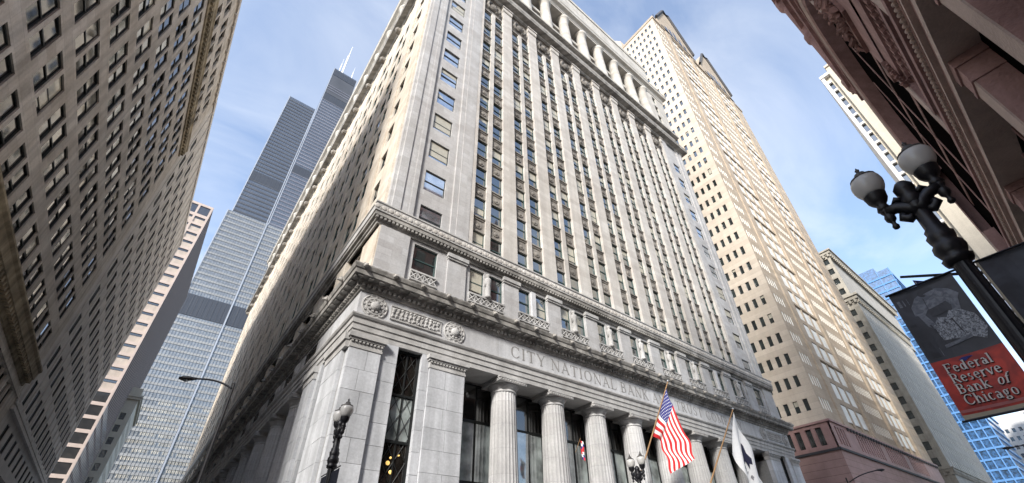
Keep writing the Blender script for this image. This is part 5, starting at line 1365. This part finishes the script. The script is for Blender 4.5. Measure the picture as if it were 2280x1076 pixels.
# ------------------------------------------------------------------ flags
def cloth(P, nu, nv, matf, mats, name, parent):
    m = MB(); mi = []
    for j in range(nv+1):
        for i in range(nu+1): m.v.append(tuple(P(i/nu, j/nv)))
    for j in range(nv):
        for i in range(nu):
            a = j*(nu+1)+i; m.f.append((a, a+1, a+nu+2, a+nu+1)); mi.append(matf(i, j))
    m.mi = mi
    return m.build(name, mats, parent, smooth=True)
def usmat(i, j):
    nu, nv = 60, 39
    if i < 24 and j < 21:
        return 2 if not ((i % 4 == 1 and j % 4 == 1) or (i % 4 == 3 and j % 4 == 3)) else 1
    return 0 if (j//3) % 2 == 0 else 1
def sstep(a, b, x): x = max(0, min(1, (x-a)/(b-a))); return x*x*(3-2*x)
def usflag(label, base, tip, h0, h1, drop, reach, group='national flags'):
    t = thing('flag', label, 'flag', base, group)
    b, tp = Vector(base), Vector(tip)
    MB().tube([tuple(b), tuple(tp)], [0.06, 0.04], 8).build('flag_pole', 'wood', t)
    MB().lathe(tuple(tp), [(0.03, -0.02), (0.07, 0.03), (0.07, 0.08), (0.02, 0.13)], 8).build('pole_finial', 'steel', t)
    A, B = b.lerp(tp, h1), b.lerp(tp, h0)
    def P(u, v):
        p = A.lerp(B, v)
        uu = min(u, 0.45)/0.45; t2 = max(0.0, (u-0.45)/0.55)
        x45 = reach*uu*(0.22+0.78*v); z45 = -uu*(0.30+1.25*(1-v))
        k = sstep(0, 0.3, t2)
        x = x45*(1-k)+(reach*0.9+0.45*t2+0.12*(v-0.5))*k if u > 0.45 else x45
        z = z45-drop*t2-1.3*(1-v)*k
        fold = 0.12*math.sin(uu*5+v*2.2)*uu+0.10*math.sin(t2*9+v*6)*k
        return p+Vector((x*0.96, -0.2*x+fold, z))
    cloth(P, 60, 39, usmat, ['red', 'fwhite', 'fblue'], 'cloth', t)
    return t
usflag('striped national flag with starry blue canton hanging before the bank columns', (27.45, 20.75, 8.3), (28.44, 17.5, 14.43), 0.40, 0.93, 2.2, 0.85)
# white flag
wfl = thing('flag', 'white flag with dark emblem and lettering on a tan pole before the columns', 'flag', (36.0, 20.7, 8.1))
MB().tube([(36.0, 20.7, 8.1), (37.58, 17.5, 14.04)], [0.07, 0.045], 8).build('flag_pole', 'wood', wfl)
MB().lathe((37.58, 17.5, 14.04), [(0.03, -0.02), (0.08, 0.03), (0.08, 0.09), (0.02, 0.14)], 8).build('pole_finial', 'steel', wfl)
WA, WB, WC, WD = Vector((37.62, 17.55, 13.85)), Vector((36.75, 18.25, 10.35)), Vector((40.5, 18.0, 7.2)), Vector((39.1, 18.1, 5.9))
def PW_(u, v):
    p = WA.lerp(WB, v).lerp(WC.lerp(WD, v), u)
    p += Vector((0.12*math.sin(u*7+v*4)*u, 0.2*math.sin(u*11-v*5)*min(1, u*4+0.15), -0.55*math.sin(math.pi*u)*v*0.5+0.25*math.sin(math.pi*v)*(1-u)))
    return p
cloth(PW_, 40, 30, lambda i, j: 0, ['fwhite'], 'cloth', wfl)
def onflag(u, v, off=0.02): p = PW_(u, v); return (p.x, p.y-off, p.z)
def wpatch(nm, uv, mat):
    m = MB(); m.v = [onflag(u, v, 0.05) for u, v in uv]; m.f = [tuple(range(len(uv)))]; m.build(nm, mat, wfl)
def wstrokes(nm, segs, r):
    m = MB()
    for s in segs: m.tube([onflag(u, v, 0.05) for u, v in s], r, 4)
    m.build(nm, 'ink', wfl)
wpatch('emblem', [(0.26, 0.28), (0.31, 0.24), (0.38, 0.30), (0.46, 0.27), (0.50, 0.36), (0.46, 0.42), (0.49, 0.52), (0.41, 0.49), (0.36, 0.55), (0.32, 0.47), (0.26, 0.50), (0.28, 0.38)], 'ink')
def glyph(u, v, s, g):
    G = {'R': [[(0, 1), (0, 0), (.6, 0), (.7, .25), (.6, .5), (0, .5)], [(.3, .5), (.75, 1)]], 'E': [[(.6, 0), (0, 0), (0, 1), (.6, 1)], [(0, .5), (.5, .5)]], 'P': [[(0, 1), (0, 0), (.6, 0), (.7, .25), (.6, .5), (0, .5)]], 'I': [[(.2, 0), (.2, 1)]]}[g]
    return [[(u+s*x, v+s*0.9*y) for x, y in st_] for st_ in G]
seg = []
for k, c in enumerate('PRIE'): seg += glyph(0.30+0.075*k, 0.66-0.02*k, 0.065, c)
wstrokes('lettering', seg, 0.022)
# small flag and the flag behind the red banner
t = thing('small_flag', 'small bright flag hanging beside the second column of the bank', 'flag', (20.9, 20.3, 8.6))
MB().tube([(20.9, 20.6, 8.9), (20.75, 19.9, 9.6)], 0.02, 6).build('flag_pole', 'wood', t)
def PS(u, v): return Vector((20.76+0.34*u+0.03*math.sin(v*8), 19.95+0.06*math.sin(u*8), 9.55-1.15*v-0.25*u))
cloth(PS, 10, 14, lambda i, j: (0, 1, 2, 0)[(j//2+i//4) % 4], ['red', 'fwhite', 'fblue'], 'cloth', t)
t = thing('flag', 'striped flag partly hidden behind the red banner on the near lamp', 'flag', (9.5, -2.0, 4.9), 'national flags')
MB().tube([(9.5, -2.0, 4.9), (9.5, 0.64, 6.19)], [0.035, 0.025], 8).build('flag_pole', 'iron', t)
def PB(u, v):
    return Vector((9.5+0.10*math.sin(u*14+v*3), 0.52-0.40*v-0.09*math.sin(u*9+1.0)*v+0.05*u, 6.05-0.22*v-1.75*u))
cloth(PB, 60, 39, usmat, ['red', 'fwhite', 'fblue'], 'cloth', t)
